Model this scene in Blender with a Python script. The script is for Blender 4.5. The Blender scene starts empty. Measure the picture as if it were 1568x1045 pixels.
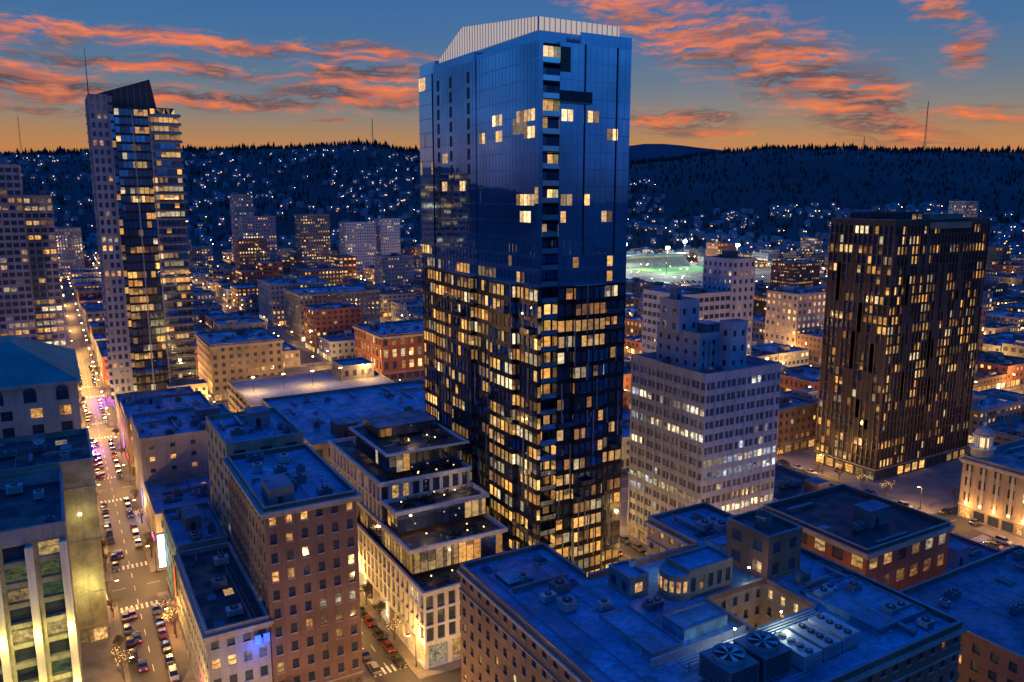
import bpy, math, random
from mathutils import Vector, noise as mnoise
R=random.Random(11)
SC=bpy.context.scene
C30=math.cos(math.radians(30)); S30=0.5
def W(X,Y):  # heading frame -> street-grid frame
    return (C30*X+S30*Y, -S30*X+C30*Y)
def H(p,q):
    return (C30*p-S30*q, S30*p+C30*q)

# ------------------------------------------------------------ materials
MATS={}
def newmat(name):
    m=bpy.data.materials.new(name); m.use_nodes=True
    nt=m.node_tree; nt.nodes.clear()
    out=nt.nodes.new('ShaderNodeOutputMaterial'); b=nt.nodes.new('ShaderNodeBsdfPrincipled')
    nt.links.new(b.outputs[0],out.inputs[0]); MATS[name]=m
    return m,nt,b
def N(nt,t,**k):
    n=nt.nodes.new(t)
    for a,v in k.items(): setattr(n,a,v)
    return n
def mixc(nt,f,a,b,bt='MIX'):
    n=N(nt,'ShaderNodeMix',data_type='RGBA',blend_type=bt)
    if hasattr(f,'links'): nt.links.new(f,n.inputs[0])
    else: n.inputs[0].default_value=f
    for s,i in ((a,6),(b,7)):
        if hasattr(s,'links'): nt.links.new(s,n.inputs[i])
        else: n.inputs[i].default_value=(s[0],s[1],s[2],1)
    return n.outputs[2]
def noise(nt,vec,scale,detail=4,stretch=None):
    if stretch:
        mp=N(nt,'ShaderNodeMapping'); mp.inputs['Scale'].default_value=stretch
        nt.links.new(vec,mp.inputs[0]); vec=mp.outputs[0]
    n=N(nt,'ShaderNodeTexNoise'); n.inputs['Scale'].default_value=scale; n.inputs['Detail'].default_value=detail
    nt.links.new(vec,n.inputs['Vector']); return n.outputs[0]
def ramp(nt,f,a,b,va=0.0,vb=1.0):
    n=N(nt,'ShaderNodeMapRange'); nt.links.new(f,n.inputs[0])
    n.inputs[1].default_value=a;n.inputs[2].default_value=b;n.inputs[3].default_value=va;n.inputs[4].default_value=vb
    return n.outputs[0]
def surf(name,col,rough=.8,dirt=.5,sc=.12,metal=0.,streak=True,bump=.15,fine=2.2):
    m,nt,b=newmat(name)
    tc=N(nt,'ShaderNodeTexCoord').outputs['Object']
    a=ramp(nt,noise(nt,tc,sc,3),.3,.7); f=ramp(nt,noise(nt,tc,fine,2),.3,.7)
    dark=[c*(1-dirt) for c in col]; lite=[min(1,c*(1+dirt*.4)) for c in col]
    c=mixc(nt,a,dark,lite); c=mixc(nt,.28,c,mixc(nt,f,dark,lite))
    if streak:
        s=ramp(nt,noise(nt,tc,1.0,2,(1.4,1.4,.07)),.48,.75)
        mu=N(nt,'ShaderNodeMath',operation='MULTIPLY'); nt.links.new(s,mu.inputs[0]); mu.inputs[1].default_value=.55
        c=mixc(nt,mu.outputs[0],c,[x*.4 for x in col])
    nt.links.new(c,b.inputs['Base Color']); b.inputs['Metallic'].default_value=metal
    b.inputs['Roughness'].default_value=rough
    return m
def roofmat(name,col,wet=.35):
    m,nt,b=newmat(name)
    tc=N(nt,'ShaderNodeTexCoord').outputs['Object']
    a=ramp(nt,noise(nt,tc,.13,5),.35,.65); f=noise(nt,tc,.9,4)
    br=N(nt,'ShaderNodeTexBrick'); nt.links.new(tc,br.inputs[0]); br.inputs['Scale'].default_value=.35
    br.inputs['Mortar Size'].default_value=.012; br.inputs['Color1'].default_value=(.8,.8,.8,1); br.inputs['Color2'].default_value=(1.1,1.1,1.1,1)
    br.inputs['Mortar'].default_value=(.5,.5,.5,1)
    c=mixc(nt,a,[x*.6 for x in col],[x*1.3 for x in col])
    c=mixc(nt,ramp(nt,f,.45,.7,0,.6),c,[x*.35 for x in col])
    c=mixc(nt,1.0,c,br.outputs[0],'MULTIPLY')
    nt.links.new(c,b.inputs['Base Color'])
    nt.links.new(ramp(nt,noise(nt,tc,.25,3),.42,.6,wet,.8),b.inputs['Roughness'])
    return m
def paneglass(name,base,metal,rough,spec=.8,var=False,soft=False):
    m,nt,b=newmat(name)
    at=N(nt,'ShaderNodeAttribute',attribute_name='Col')
    tc=N(nt,'ShaderNodeTexCoord').outputs['Object']
    b.inputs['Base Color'].default_value=(*base,1); b.inputs['Metallic'].default_value=metal
    if var:
        v=ramp(nt,noise(nt,tc,.06,3,(1,1,.8)),.35,.65); nt.links.new(mixc(nt,v,[x*.6 for x in base],[min(1,x*1.15) for x in base]),b.inputs['Base Color'])
    b.inputs['Roughness'].default_value=rough; b.inputs['Specular IOR Level'].default_value=spec
    f=ramp(nt,noise(nt,tc,.9,2,(1,1,1.6)),.35,.65,.6 if soft else .35,1.15 if soft else 1.25)
    g=ramp(nt,noise(nt,tc,3,1,(1,1,.5)),.35,.65,.8 if soft else .65,1.1 if soft else 1.2)
    mu=N(nt,'ShaderNodeMath',operation='MULTIPLY'); nt.links.new(f,mu.inputs[0]); nt.links.new(g,mu.inputs[1])
    nt.links.new(at.outputs['Color'],b.inputs['Emission Color']); nt.links.new(mu.outputs[0],b.inputs['Emission Strength'])
    m.cycles.emission_sampling='NONE'
    return m
def emit(name,col,s,sample=False):
    m,nt,b=newmat(name)
    b.inputs['Base Color'].default_value=(.1,.1,.1,1)
    b.inputs['Emission Color'].default_value=(*col,1); b.inputs['Emission Strength'].default_value=s
    m.cycles.emission_sampling='NONE'
def emitcol(name):
    m,nt,b=newmat(name)
    at=N(nt,'ShaderNodeAttribute',attribute_name='Col')
    nt.links.new(at.outputs['Color'],b.inputs['Emission Color']); b.inputs['Emission Strength'].default_value=1
    m.cycles.emission_sampling='NONE'
surf('brick_brown',(.19,.115,.09)); surf('brick_red',(.26,.09,.06)); surf('stone_tan',(.28,.23,.18)); surf('stone_grey',(.17,.175,.19))
surf('concrete_light',(.26,.28,.31)); surf('concrete_olive',(.30,.30,.23),dirt=.6,sc=.3); surf('white_panel',(.52,.53,.56),dirt=.3); surf('pier_white',(.7,.68,.58),dirt=.2)
surf('plaster_pink',(.31,.28,.29)); surf('plaster_teal',(.12,.24,.24)); surf('dark_cladding',(.045,.042,.042)); surf('grey_panel',(.22,.25,.31),dirt=.25); surf('silver_panel',(.36,.40,.50),dirt=.25)
surf('trim_stone',(.33,.32,.30),dirt=.3); surf('bronze_fin',(.22,.14,.09),rough=.4,metal=.5,streak=False)
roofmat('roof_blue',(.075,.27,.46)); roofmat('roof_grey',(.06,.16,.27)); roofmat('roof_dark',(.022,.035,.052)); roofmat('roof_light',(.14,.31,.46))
surf('roof_teal',(.02,.22,.19),rough=.5,streak=False)
surf('metal_grey',(.20,.25,.31),rough=.45,metal=.5,streak=False); surf('metal_light',(.45,.5,.55),rough=.4,metal=.4,streak=False)
surf('metal_dark',(.04,.045,.055),rough=.5,metal=.3,streak=False)
surf('spandrel_blue',(.26,.46,.74),rough=.10,metal=.92,streak=False,dirt=.2)
surf('spandrel_dark',(.04,.045,.055),rough=.2,metal=.7,streak=False,dirt=.2)
surf('asphalt',(.06,.058,.055),rough=.62,streak=False,sc=.06,dirt=.5); surf('pavement_concrete',(.19,.175,.16),streak=False,sc=.2)
surf('ground_earth',(.045,.045,.04),streak=False,sc=.03); surf('paint_white',(.7,.7,.66),streak=False,sc=.5); surf('paint_yellow',(.7,.5,.08),streak=False)
surf('hill_soil',(.012,.020,.024),streak=False,sc=.004,fine=.05); surf('conifer',(.010,.018,.020),rough=1,streak=False,sc=.01,fine=.2)
surf('mountain_rock',(.06,.07,.1),streak=False,sc=.001)
surf('bark',(.09,.06,.04),streak=False); surf('leaf',(.06,.075,.025),streak=False); surf('leaf_brown',(.10,.07,.03),streak=False)
surf('grass_field',(.13,.42,.12),streak=False,sc=.05); surf('grass_dark',(.04,.07,.03),streak=False,sc=.05); surf('rubber',(.02,.02,.02),streak=False)
surf('house_wall',(.20,.22,.26),streak=False)
paneglass('glass',(.06,.09,.15),.5,.07); paneglass('glass_curtain',(.34,.58,.90),.97,.025,var=True); paneglass('glass_dark',(.17,.22,.32),.8,.05,var=True)
paneglass('glass_room',(.03,.04,.06),.0,.08,soft=True)
paneglass('glass_cyan',(.55,.8,.95),.95,.05); paneglass('glass_silver',(.30,.36,.46),.85,.12)
emit('lamp_glow',(1,.60,.2),30); emit('fairy_glow',(1,.6,.2),5); emit('lamp_white',(.9,.95,1),30); emit('crown_light',(.95,.78,.72),.5); emit('sign_glow',(.6,.85,1),3.5)
emit('blue_glow',(0,.07,1),2.6); emit('pink_glow',(1,.1,.5),4); emit('red_glow',(1,.04,.02),3); emit('purple_glow',(.35,.03,1),3); emit('tail_red',(1,.02,.01),8); emit('head_white',(1,.85,.6),14); emit('storelight',(1,.7,.3),1.2)
emitcol('window_light')
for i,c in enumerate([(.4,.4,.42),(.04,.04,.045),(.18,.02,.02),(.05,.08,.2),(.5,.5,.5),(.15,.15,.16)]):
    m,nt,b=newmat('paint_%d'%i); b.inputs['Base Color'].default_value=(*c,1); b.inputs['Roughness'].default_value=.25; b.inputs['Metallic'].default_value=.3
m,nt,b=newmat('car_glass'); b.inputs['Base Color'].default_value=(.01,.012,.015,1); b.inputs['Roughness'].default_value=.05

# ------------------------------------------------------------ mesh builder
class MB:
    def __init__(s): s.v=[];s.f=[];s.m=[];s.c=[]
    def face(s,pts,mat,col=(0,0,0)):
        i=len(s.v); s.v.extend(pts); s.f.append(tuple(range(i,i+len(pts)))); s.m.append(mat); s.c.append(col)
    def box(s,x0,y0,z0,x1,y1,z1,mat,bottom=True,top=None):
        F=s.face
        F([(x0,y0,z0),(x1,y0,z0),(x1,y0,z1),(x0,y0,z1)],mat);F([(x1,y0,z0),(x1,y1,z0),(x1,y1,z1),(x1,y0,z1)],mat)
        F([(x1,y1,z0),(x0,y1,z0),(x0,y1,z1),(x1,y1,z1)],mat);F([(x0,y1,z0),(x0,y0,z0),(x0,y0,z1),(x0,y1,z1)],mat)
        F([(x0,y0,z1),(x1,y0,z1),(x1,y1,z1),(x0,y1,z1)],top or mat)
        if bottom: F([(x0,y1,z0),(x1,y1,z0),(x1,y0,z0),(x0,y0,z0)],mat)
    def cyl(s,x,y,z0,z1,r0,r1,n,mat,cap=True):
        a=[(math.cos(6.28318*i/n),math.sin(6.28318*i/n)) for i in range(n)]
        for i in range(n):
            c,d=a[i],a[(i+1)%n]
            s.face([(x+c[0]*r0,y+c[1]*r0,z0),(x+d[0]*r0,y+d[1]*r0,z0),(x+d[0]*r1,y+d[1]*r1,z1),(x+c[0]*r1,y+c[1]*r1,z1)],mat)
        if cap: s.face([(x+c[0]*r1,y+c[1]*r1,z1) for c in a],mat)
    def tube(s,A,B,r0,r1,n,mat):
        A=Vector(A);B=Vector(B);d=(B-A)
        if d.length<1e-5:return
        d.normalize(); u=d.orthogonal().normalized(); w=d.cross(u)
        for i in range(n):
            a=6.28318*i/n;b=6.28318*(i+1)/n
            p=u*math.cos(a)+w*math.sin(a);q=u*math.cos(b)+w*math.sin(b)
            s.face([tuple(A+p*r0),tuple(A+q*r0),tuple(B+q*r1),tuple(B+p*r1)],mat)
    def mesh(s,name,smooth=False):
        me=bpy.data.meshes.new(name); me.from_pydata(s.v,[],s.f)
        names=[];idx={}
        for k in s.m:
            if k not in idx: idx[k]=len(names);names.append(k)
        for k in names: me.materials.append(MATS[k])
        me.polygons.foreach_set('material_index',[idx[k] for k in s.m])
        if any(c!=(0,0,0) for c in s.c):
            ca=me.color_attributes.new('Col','FLOAT_COLOR','CORNER'); L=[]
            for f,c in zip(s.f,s.c): L.extend((c[0],c[1],c[2],1.0)*len(f))
            ca.data.foreach_set('color',L)
        me.update(); return me
    def obj(s,name):
        o=bpy.data.objects.new(name,s.mesh(name)); SC.collection.objects.link(o); return o

WARM=[(1,.46,.10),(1,.52,.15),(1,.60,.23),(.95,.40,.08),(1,.56,.14),(.95,.74,.42),(.8,.36,.08)]
COOL=[(.85,.92,1),(.9,.9,.75),(1,.8,.5),(1,.75,.4)]
def litcol(r,pal,k=1.0):
    c=r.choice(pal); b=k*min(1.9,max(.08,r.lognormvariate(-.45,.75))); return (c[0]*b,c[1]*b,c[2]*b)
def facade(mb,ax,ay,bx,by,z0,z1,st,r,flat=False):
    L=math.hypot(bx-ax,by-ay)
    if L<.3 or z1-z0<.5: return
    dx,dy=(bx-ax)/L,(by-ay)/L; nx,ny=dy,-dx
    nf=max(1,round((z1-z0)/st['fh'])); fh=(z1-z0)/nf
    nb=max(1,round(L/st['bw'])); bw=L/nb
    ww=bw*st['wf']; wh=fh*st['hf']; sl=fh*st.get('sill',.25); dep=0 if flat else st.get('dep',.2)
    wall=st['wall'];gl=st.get('glass','glass');pal=st.get('pal',WARM);k=st.get('k',1.0);rev=st.get('rev',wall);run=st.get('run',.55)
    def P(s,z,d=0): return (ax+dx*s-nx*d,ay+dy*s-ny*d,z)
    def Q(s0,s1,a,b,mat,d=0,col=(0,0,0)): mb.face([P(s0,a,d),P(s1,a,d),P(s1,b,d),P(s0,b,d)],mat,col)
    prev=z0
    off=(bw-ww)/2; jit=st.get('jit',0)
    for f in range(nf):
        a=z0+f*fh+sl; b=min(a+wh,z0+(f+1)*fh-.02)
        if a-prev>.01: Q(0,L,prev,a,wall)
        prev=b
        fp=st['lit']*r.choice([.35,.8,1,1.3,1.7])
        if st.get('floorlit'):
            fp=.92 if r.random()<st['floorlit'] else st['lit']
        on=False;col=None
        for i in range(nb):
            s0=i*bw+off;s1=s0+ww
            pr=fp; g2=gl
            if 'alt' in st:
                pp=P(s0,a); nn=mnoise.noise(Vector((pp[0]/9,pp[1]/9,a/13)))
                pr=fp*(1+1.6*nn); g2=st['alt'] if mnoise.noise(Vector((pp[0]/7+30,pp[1]/7,a/16)))>.12 else gl
            if r.random()<run or i==0 : on=r.random()<pr; col=litcol(r,pal,k) if on else None
            c=(0,0,0)
            if on:
                c=tuple(x*r.uniform(.6,1.15) for x in [1]); c=tuple(x*c[0] for x in col)
                if g2 in ('glass_curtain','glass_dark','glass_cyan'): g2='glass_room'
            if off>.005:
                Q(s0-2*off if i else 0,s0,a,b,wall)
            if jit and not flat:
                j=[r.uniform(-jit,jit) for _ in range(3)]
                mb.face([P(s0,a,dep+j[0]),P(s1,a,dep+j[1]),P(s1,b,dep+j[2]),P(s0,b,dep+j[0]+j[2]-j[1])],g2,c)
            else: Q(s0,s1,a,b,g2,dep,c)
            if dep>.04:
                mb.face([P(s0,a),P(s1,a),P(s1,a,dep),P(s0,a,dep)],rev);mb.face([P(s0,b,dep),P(s1,b,dep),P(s1,b),P(s0,b)],rev)
                mb.face([P(s0,a,dep),P(s0,b,dep),P(s0,b),P(s0,a)],rev);mb.face([P(s1,a),P(s1,b),P(s1,b,dep),P(s1,a,dep)],rev)
                if on and r.random()<.4:   # blinds or curtains drawn part of the way
                    d=dep-.045; cb=tuple(x*.28 for x in c)
                    if r.random()<.6: Q(s0,s1,b-(b-a)*r.uniform(.2,.65),b,'glass',d,cb)
                    else: Q(s0,s0+(s1-s0)*r.uniform(.2,.5),a,b,'glass',d,cb)
                elif st.get('mull'):
                    d=dep-.04; fm=st.get('frame','metal_dark')
                    if st['mull']=='v': mid=(s0+s1)/2; Q(mid-.05,mid+.05,a,b,fm,d)
                    else: mid=a+(b-a)*.5; Q(s0,s1,mid-.05,mid+.05,fm,d)
                if st.get('sillbox'):
                    mb.face([P(s0-.15,a-.2,-.12),P(s1+.15,a-.2,-.12),P(s1+.15,a,-.12),P(s0-.15,a,-.12)],'trim_stone')
                    mb.face([P(s0-.15,a,-.12),P(s1+.15,a,-.12),P(s1+.15,a,0),P(s0-.15,a,0)],'trim_stone')
            bal=st.get('balc',0)
            if bal and not flat and i<nb-1 and r.random()<bal:
                e=s0+bw*r.choice([1,2]); e=min(e,L)
                for (u0,u1,d0,d1,h0,h1,mm) in ((s0,e,-1.2,0,a-.35,a-.15,'spandrel_dark'),(s0,e,-1.2,-1.16,a-.15,a+.85,'glass_dark')):
                    mb.face([P(u0,h0,d0),P(u1,h0,d0),P(u1,h1,d0),P(u0,h1,d0)],mm); mb.face([P(u0,h1,d0),P(u1,h1,d0),P(u1,h1,d1),P(u0,h1,d1)],mm)
                    mb.face([P(u0,h0,0),P(u0,h0,d0),P(u0,h1,d0),P(u0,h1,0)],mm); mb.face([P(u1,h0,d0),P(u1,h0,0),P(u1,h1,0),P(u1,h1,d0)],mm)
                    mb.face([P(u0,h0,0),P(u1,h0,0),P(u1,h0,d0),P(u0,h0,d0)],mm)
        if off>.005: Q(L-off,L,a,b,wall)
    if z1-prev>.01: Q(0,L,prev,z1,wall)
    if st.get('fins') and not flat:
        t=st.get('fint',.15); fd=st.get('find',.35); n2=nb//st['fins']
        for i in range(n2+1):
            s=min(L-t,max(0,i*st['fins']*bw-t/2)); m=st.get('finmat','metal_dark')
            mb.face([P(s,z0,-fd),P(s+t,z0,-fd),P(s+t,z1,-fd),P(s,z1,-fd)],m)
            mb.face([P(s,z0,0),P(s,z0,-fd),P(s,z1,-fd),P(s,z1,0)],m);mb.face([P(s+t,z0,-fd),P(s+t,z0,0),P(s+t,z1,0),P(s+t,z1,-fd)],m)
            mb.face([P(s,z1,0),P(s,z1,-fd),P(s+t,z1,-fd),P(s+t,z1,0)],m)
def ring(mb,x0,y0,x1,y1,z0,z1,t,mat):
    mb.box(x0,y0,z0,x1,y0+t,z1,mat);mb.box(x0,y1-t,z0,x1,y1,z1,mat)
    mb.box(x0,y0+t,z0,x0+t,y1-t,z1,mat);mb.box(x1-t,y0+t,z0,x1,y1-t,z1,mat)
def ac_unit(mb,x,y,z,w,d,h,r):
    m=r.choice(['metal_grey','metal_light','metal_grey'])
    mb.box(x,y,z+.3,x+w,y+d,z+.3+h,m)
    for ex in (x+.1,x+w-.25):
        for ey in (y+.1,y+d-.25): mb.box(ex,ey,z,ex+.15,ey+.15,z+.3,'metal_dark')
    n=max(1,int(max(w,d)/1.6))
    for i in range(n):
        cx=x+w*(i+.5)/n if w>=d else x+w/2; cy=y+d/2 if w>=d else y+d*(i+.5)/n
        rr=min(w,d,max(w,d)/n)*.38
        mb.cyl(cx,cy,z+.3+h,z+.5+h,rr,rr,10,'metal_dark'); mb.cyl(cx,cy,z+.5+h,z+.56+h,rr*.3,rr*.3,6,'metal_light')
    for k in range(4):
        mb.box(x+w*.1,y-.03,z+.5+h*k/5,x+w*.9,y,z+.56+h*k/5,'metal_dark')
def clutter(mb,x0,y0,x1,y1,z,r,dens=1.0,bulk=True):
    w=x1-x0;d=y1-y0
    if w<5 or d<5:return
    taken=[]
    def place(a,b,m=.8):
        for _ in range(14):
            x=r.uniform(x0+m,x1-a-m) if w>a+2*m else None; y=r.uniform(y0+m,y1-b-m) if d>b+2*m else None
            if x is None or y is None: return None
            if all(x>t[2]+.3 or x+a<t[0]-.3 or y>t[3]+.3 or y+b<t[1]-.3 for t in taken):
                taken.append((x,y,x+a,y+b)); return x,y
        return None
    if bulk:
        a=min(w*.35,r.uniform(3,7));b=min(d*.35,r.uniform(3,8));p=place(a,b)
        if p:
            h=r.uniform(2.4,4.2); mb.box(p[0],p[1],z,p[0]+a,p[1]+b,z+h,r.choice(['stone_grey','grey_panel','brick_brown']),False,'roof_grey')
            mb.box(p[0]-.15,p[1]-.15,z+h,p[0]+a+.15,p[1]+b+.15,z+h+.18,'metal_grey',True,'roof_grey')
            mb.box(p[0]+a*.3,p[1]-.04,z,p[0]+a*.3+1,p[1],z+2.1,'metal_dark')
    n=int(w*d/60*dens)+1
    for _ in range(min(n,26)):
        k=r.random()
        if k<.4:
            a=r.uniform(1.3,3.6);b=r.uniform(1.2,2.4);p=place(a,b)
            if p: ac_unit(mb,p[0],p[1],z,a,b,r.uniform(.9,1.7),r)
        elif k<.55:
            L=r.uniform(4,12)
            if r.random()<.5: p=place(L,.7); e=(L,.7)
            else: p=place(.7,L); e=(.7,L)
            if p: mb.box(p[0],p[1],z+.4,p[0]+e[0],p[1]+e[1],z+1,'metal_grey');mb.box(p[0]+.1,p[1]+.1,z,p[0]+.3,p[1]+.5,z+.4,'metal_dark')
        elif k<.75:
            p=place(.5,.5)
            if p: mb.cyl(p[0]+.25,p[1]+.25,z,z+r.uniform(.7,1.6),.16,.16,7,'metal_light');mb.cyl(p[0]+.25,p[1]+.25,z+1.3,z+1.5,.3,.3,7,'metal_grey')
        elif k<.88:
            a=r.uniform(1.2,2.5);p=place(a,a*1.3)
            if p:
                mb.box(p[0],p[1],z,p[0]+a,p[1]+a*1.3,z+.35,'metal_grey',False)
                c=litcol(r,WARM,.6) if r.random()<.25 else (0,0,0)
                mb.face([(p[0]+.1,p[1]+.1,z+.36),(p[0]+a-.1,p[1]+.1,z+.36),(p[0]+a-.1,p[1]+a*1.3-.1,z+.6),(p[0]+.1,p[1]+a*1.3-.1,z+.6)],'glass',c)
        else:
            a=r.uniform(2,6);b=r.uniform(1.5,4);x=r.uniform(x0+.5,max(x0+.6,x1-a-.5));y=r.uniform(y0+.5,max(y0+.6,y1-b-.5))
            if x+a<x1-.4 and y+b<y1-.4: mb.box(x,y,z,x+a,y+b,z+.05+r.random()*.05,r.choice(['roof_dark','roof_light','roof_grey']),False)
    if dens>=1:
        for _ in range(3):
            x=r.uniform(x0+1,x1-1)
            mb.box(x,y0+1,z+.18,x+.12,y1-1,z+.3,'metal_grey')
def build(mb,x0,y0,x1,y1,z0,h,st,r,roof='roof_blue',store=True,cornice=0,par=1.0,clut=1.0,bulk=True,flat=False,back=True,parmat=None):
    sg=[((x0,y0),(x1,y0)),((x1,y0),(x1,y1)),((x1,y1),(x0,y1)),((x0,y1),(x0,y0))]
    zs=z0
    if store:
        zs=z0+4.4
        for i,(a,b) in enumerate(sg):
            s2=dict(STORE); s2['wall']=st.get('basewall',st['wall'])
            facade(mb,*a,*b,z0,zs,s2,r,flat or i==2)
        if not flat: ring(mb,x0-.22,y0-.22,x1+.22,y1+.22,zs-.3,zs+.02,.21,'trim_stone')
    for i,(a,b) in enumerate(sg):
        facade(mb,*a,*b,zs,h,st,r,flat or i==2 or (i==1 and x0>20))
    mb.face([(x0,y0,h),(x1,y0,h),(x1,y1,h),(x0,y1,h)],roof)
    pm=parmat or st['wall']
    if par: ring(mb,x0,y0,x1,y1,h,h+par,.35,pm); 
    if par and not flat: ring(mb,x0-.08,y0-.08,x1+.08,y1+.08,h+par,h+par+.12,.5,'metal_grey' if not cornice else 'trim_stone')
    if cornice:
        ring(mb,x0-cornice,y0-cornice,x1+cornice,y1+cornice,h-.35,h+.25,cornice-.01,'trim_stone')
        ring(mb,x0-cornice*.55,y0-cornice*.55,x1+cornice*.55,y1+cornice*.55,h-1.0,h-.36,cornice*.55-.01,'trim_stone')
    if clut: clutter(mb,x0+.5,y0+.5,x1-.5,y1-.5,h,r,clut,bulk)
STORE=dict(fh=4.4,bw=4.2,wf=.8,hf=.68,sill=.1,dep=.35,wall='stone_grey',lit=.65,pal=WARM,k=1.5,mull='v')
def ST(**k):
    d=dict(fh=3.6,bw=3.2,wf=.45,hf=.5,sill=.28,dep=.25,wall='brick_brown',lit=.2,mull='h'); d.update(k); return d
RES=[]
def reserve(*a): RES.append(a)
def simple(name,x0,y0,x1,y1,h,st,seed,**k):
    r=random.Random(seed); mb=MB(); build(mb,x0,y0,x1,y1,0,h,st,r,**k); reserve(x0,y0,x1,y1); return mb.obj(name)

# ------------------------------------------------------------ glass skyscraper
def skyscraper():
    r=random.Random(3); mb=MB(); reserve(60,140,121,202)
    T=127.7
    poly=[(87,140),(88,140),(88,142.4),(92,142.4),(92,140),(110,140),(110,201),(87.7,201),(87.7,191),(87,191),(87,167.4),(87.35,167.4),(87.35,166.8),(87,166.8)]
    low=[(87,140),(88,140),(88,142.4),(92,142.4),(92,140),(96,140),(96,139.1),(104,139.1),(104,140),(110,140),(110,201),(87.7,201),(87.7,191),(87,191),(87,180),(86.1,180),(86.1,169),(87,169),(87,160),(86.1,160),(86.1,149),(87,149)]
    up=dict(fh=3.45,bw=1.5,wf=.955,hf=.92,sill=.04,dep=.03,wall='spandrel_blue',glass='glass_curtain',lit=.006,k=1.0,jit=.004,pal=[(1,.52,.16),(1,.58,.22),(1,.64,.3)])
    lo=dict(up); lo.update(lit=.52,glass='glass_dark',alt='glass_curtain',wall='spandrel_dark',bw=1.75,wf=.84,hf=.68,sill=.18,dep=.16,k=1.05,jit=.02,pal=WARM,run=.6,balc=.035)
    mid=dict(lo); mid.update(glass='glass_curtain',wall='spandrel_blue',lit=.22,balc=0)
    def run(poly,fn):
        n=len(poly)
        for i in range(n): fn(i,poly[i],poly[(i+1)%n])
    run(low,lambda i,a,b:(facade(mb,*a,*b,0,6,dict(STORE,wall='spandrel_dark',bw=4,wf=.92,hf=.8,lit=.85),r),
        facade(mb,*a,*b,6,78.5,dict(lo,lit=.35,balc=0) if i==2 else lo,r)))
    mb.face([(x,y,78.5) for x,y in low],'spandrel_dark')
    def upf(i,a,b):
        g=dict(up)
        if i==7: g['glass']='glass_cyan';g['lit']=.03
        if i==4: g['lit']=.012
        if i==2: g['lit']=.35;g['wall']='spandrel_dark';g['glass']='glass_dark';g['hf']=.8
        facade(mb,*a,*b,78.5,85,mid,r); facade(mb,*a,*b,85,T,g,r)
    run(poly,upf)
    for p in (98.2,106.4): mb.box(p-.12,139.85,85,p+.12,139.99,T,'spandrel_dark')
    mb.box(86.85,190.8,6,86.99,191.0,T,'spandrel_dark')
    z=9.45
    while z<T-2:
        mb.box(88.02,140.02,z,91.98,142.38,z+.25,'spandrel_dark'); mb.box(88.05,140.04,z+.25,91.95,140.08,z+1.3,'glass_cyan'); z+=3.45
    z=88.5
    while z<T-3:
        for q in (187.6,180.5,171.0): mb.box(86.93,q-.55,z,86.98,q+.55,z+2.5,'metal_dark')
        z+=3.45
    for (z,q0,q1,side) in ((112,141.5,148,'w'),(112,155,159,'w'),(108.6,141.5,145,'w'),(108.6,155,158,'w'),(95,141.5,149,'w'),(91.5,143,147,'w'),(95,92.5,95.5,'s'),(91.5,92.5,94,'s'),(112,92.5,95,'s'),(112,99,101,'s'),(108.6,104,106.5,'s'),(91.5,103,106,'s'),(95,98.5,99.6,'s'),(105,182.5,185,'w'),(98.2,173,176,'w'),(108.6,163,166,'w'),(98.2,183,186,'w')):
        t=q0
        while t<q1:
            c=litcol(r,[(1,.55,.2),(1,.62,.28)],1.25)
            if side=='w': mb.face([(86.96,t+1.25,z+.4),(86.96,t,z+.4),(86.96,t,z+2.7),(86.96,t+1.25,z+2.7)],'glass_room',c)
            else: mb.face([(t,139.96,z+.4),(t+1.25,139.96,z+.4),(t+1.25,139.96,z+2.7),(t,139.96,z+2.7)],'glass_room',c)
            t+=1.5
    mb.box(92,139.9,122,94.5,139.98,126.8,'spandrel_dark'); mb.box(92,139.9,116.2,100,139.98,118.4,'metal_dark'); mb.box(92.4,139.3,115.9,99.6,139.88,116.15,'metal_grey')
    for k in range(30):
        q=r.choice([142+1.9*j for j in range(24)]);z=6+3.45*r.randint(1,18)
        mb.box(85.85,q,z,86.05,q+.22,z+3.45*r.randint(1,4),'metal_grey')
        p=92+r.random()*16; z=6+3.45*r.randint(1,18); mb.box(p,138.85,z,p+.22,139.05,z+3.45*r.randint(1,3),'metal_grey')
    mb.face([(x,y,T) for x,y in poly],'roof_dark')
    facade(mb,97,140,110,140,T,130,dict(up,fh=2.3,lit=0),r); mb.box(97,140.02,T,110,140.4,129.98,'spandrel_blue')
    facade(mb,110,140,110,165,T,130,dict(up,fh=2.3,lit=0),r); mb.box(109.6,140.4,T,109.98,165,129.98,'spandrel_blue')
    mb.box(87.02,144,T,87.3,166.7,T+.8,'spandrel_blue'); mb.box(88.0,191.2,T,109.9,200.8,T+3.2,'glass_cyan')
    mb.box(87.1,168,T,88.2,190.5,T+1.9,'spandrel_blue')
    x0,x1,y0=88.4,108.6,142.6
    pts=[(y0,132.6),(176.6,136.4),(189.6,130.9)]
    zb=130.0
    def top(y):
        for (a,za),(b,zb2) in zip(pts,pts[1:]):
            if a<=y<=b: return za+(zb2-za)*(y-a)/(b-a)
        return 130.9
    mb.face([(x0+.2,189.6,T),(x0+.2,y0+.2,T),(x0+.2,y0+.2,zb),(x0+.2,189.6,zb)],'spandrel_blue')
    mb.face([(x0+.2,y0+.2,T),(x1,y0+.2,T),(x1,y0+.2,zb),(x0+.2,y0+.2,zb)],'spandrel_blue')
    y=y0
    while y<189.5:
        y2=min(y+1.3,189.6)
        mb.face([(x0,y2,zb),(x0,y+.12,zb),(x0,y+.12,top(y)),(x0,y2,top(y2))],'crown_light')
        mb.box(x0-.14,y,zb,x0,y+.12,top(y),'metal_light'); y=y2
    x=x0
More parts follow.
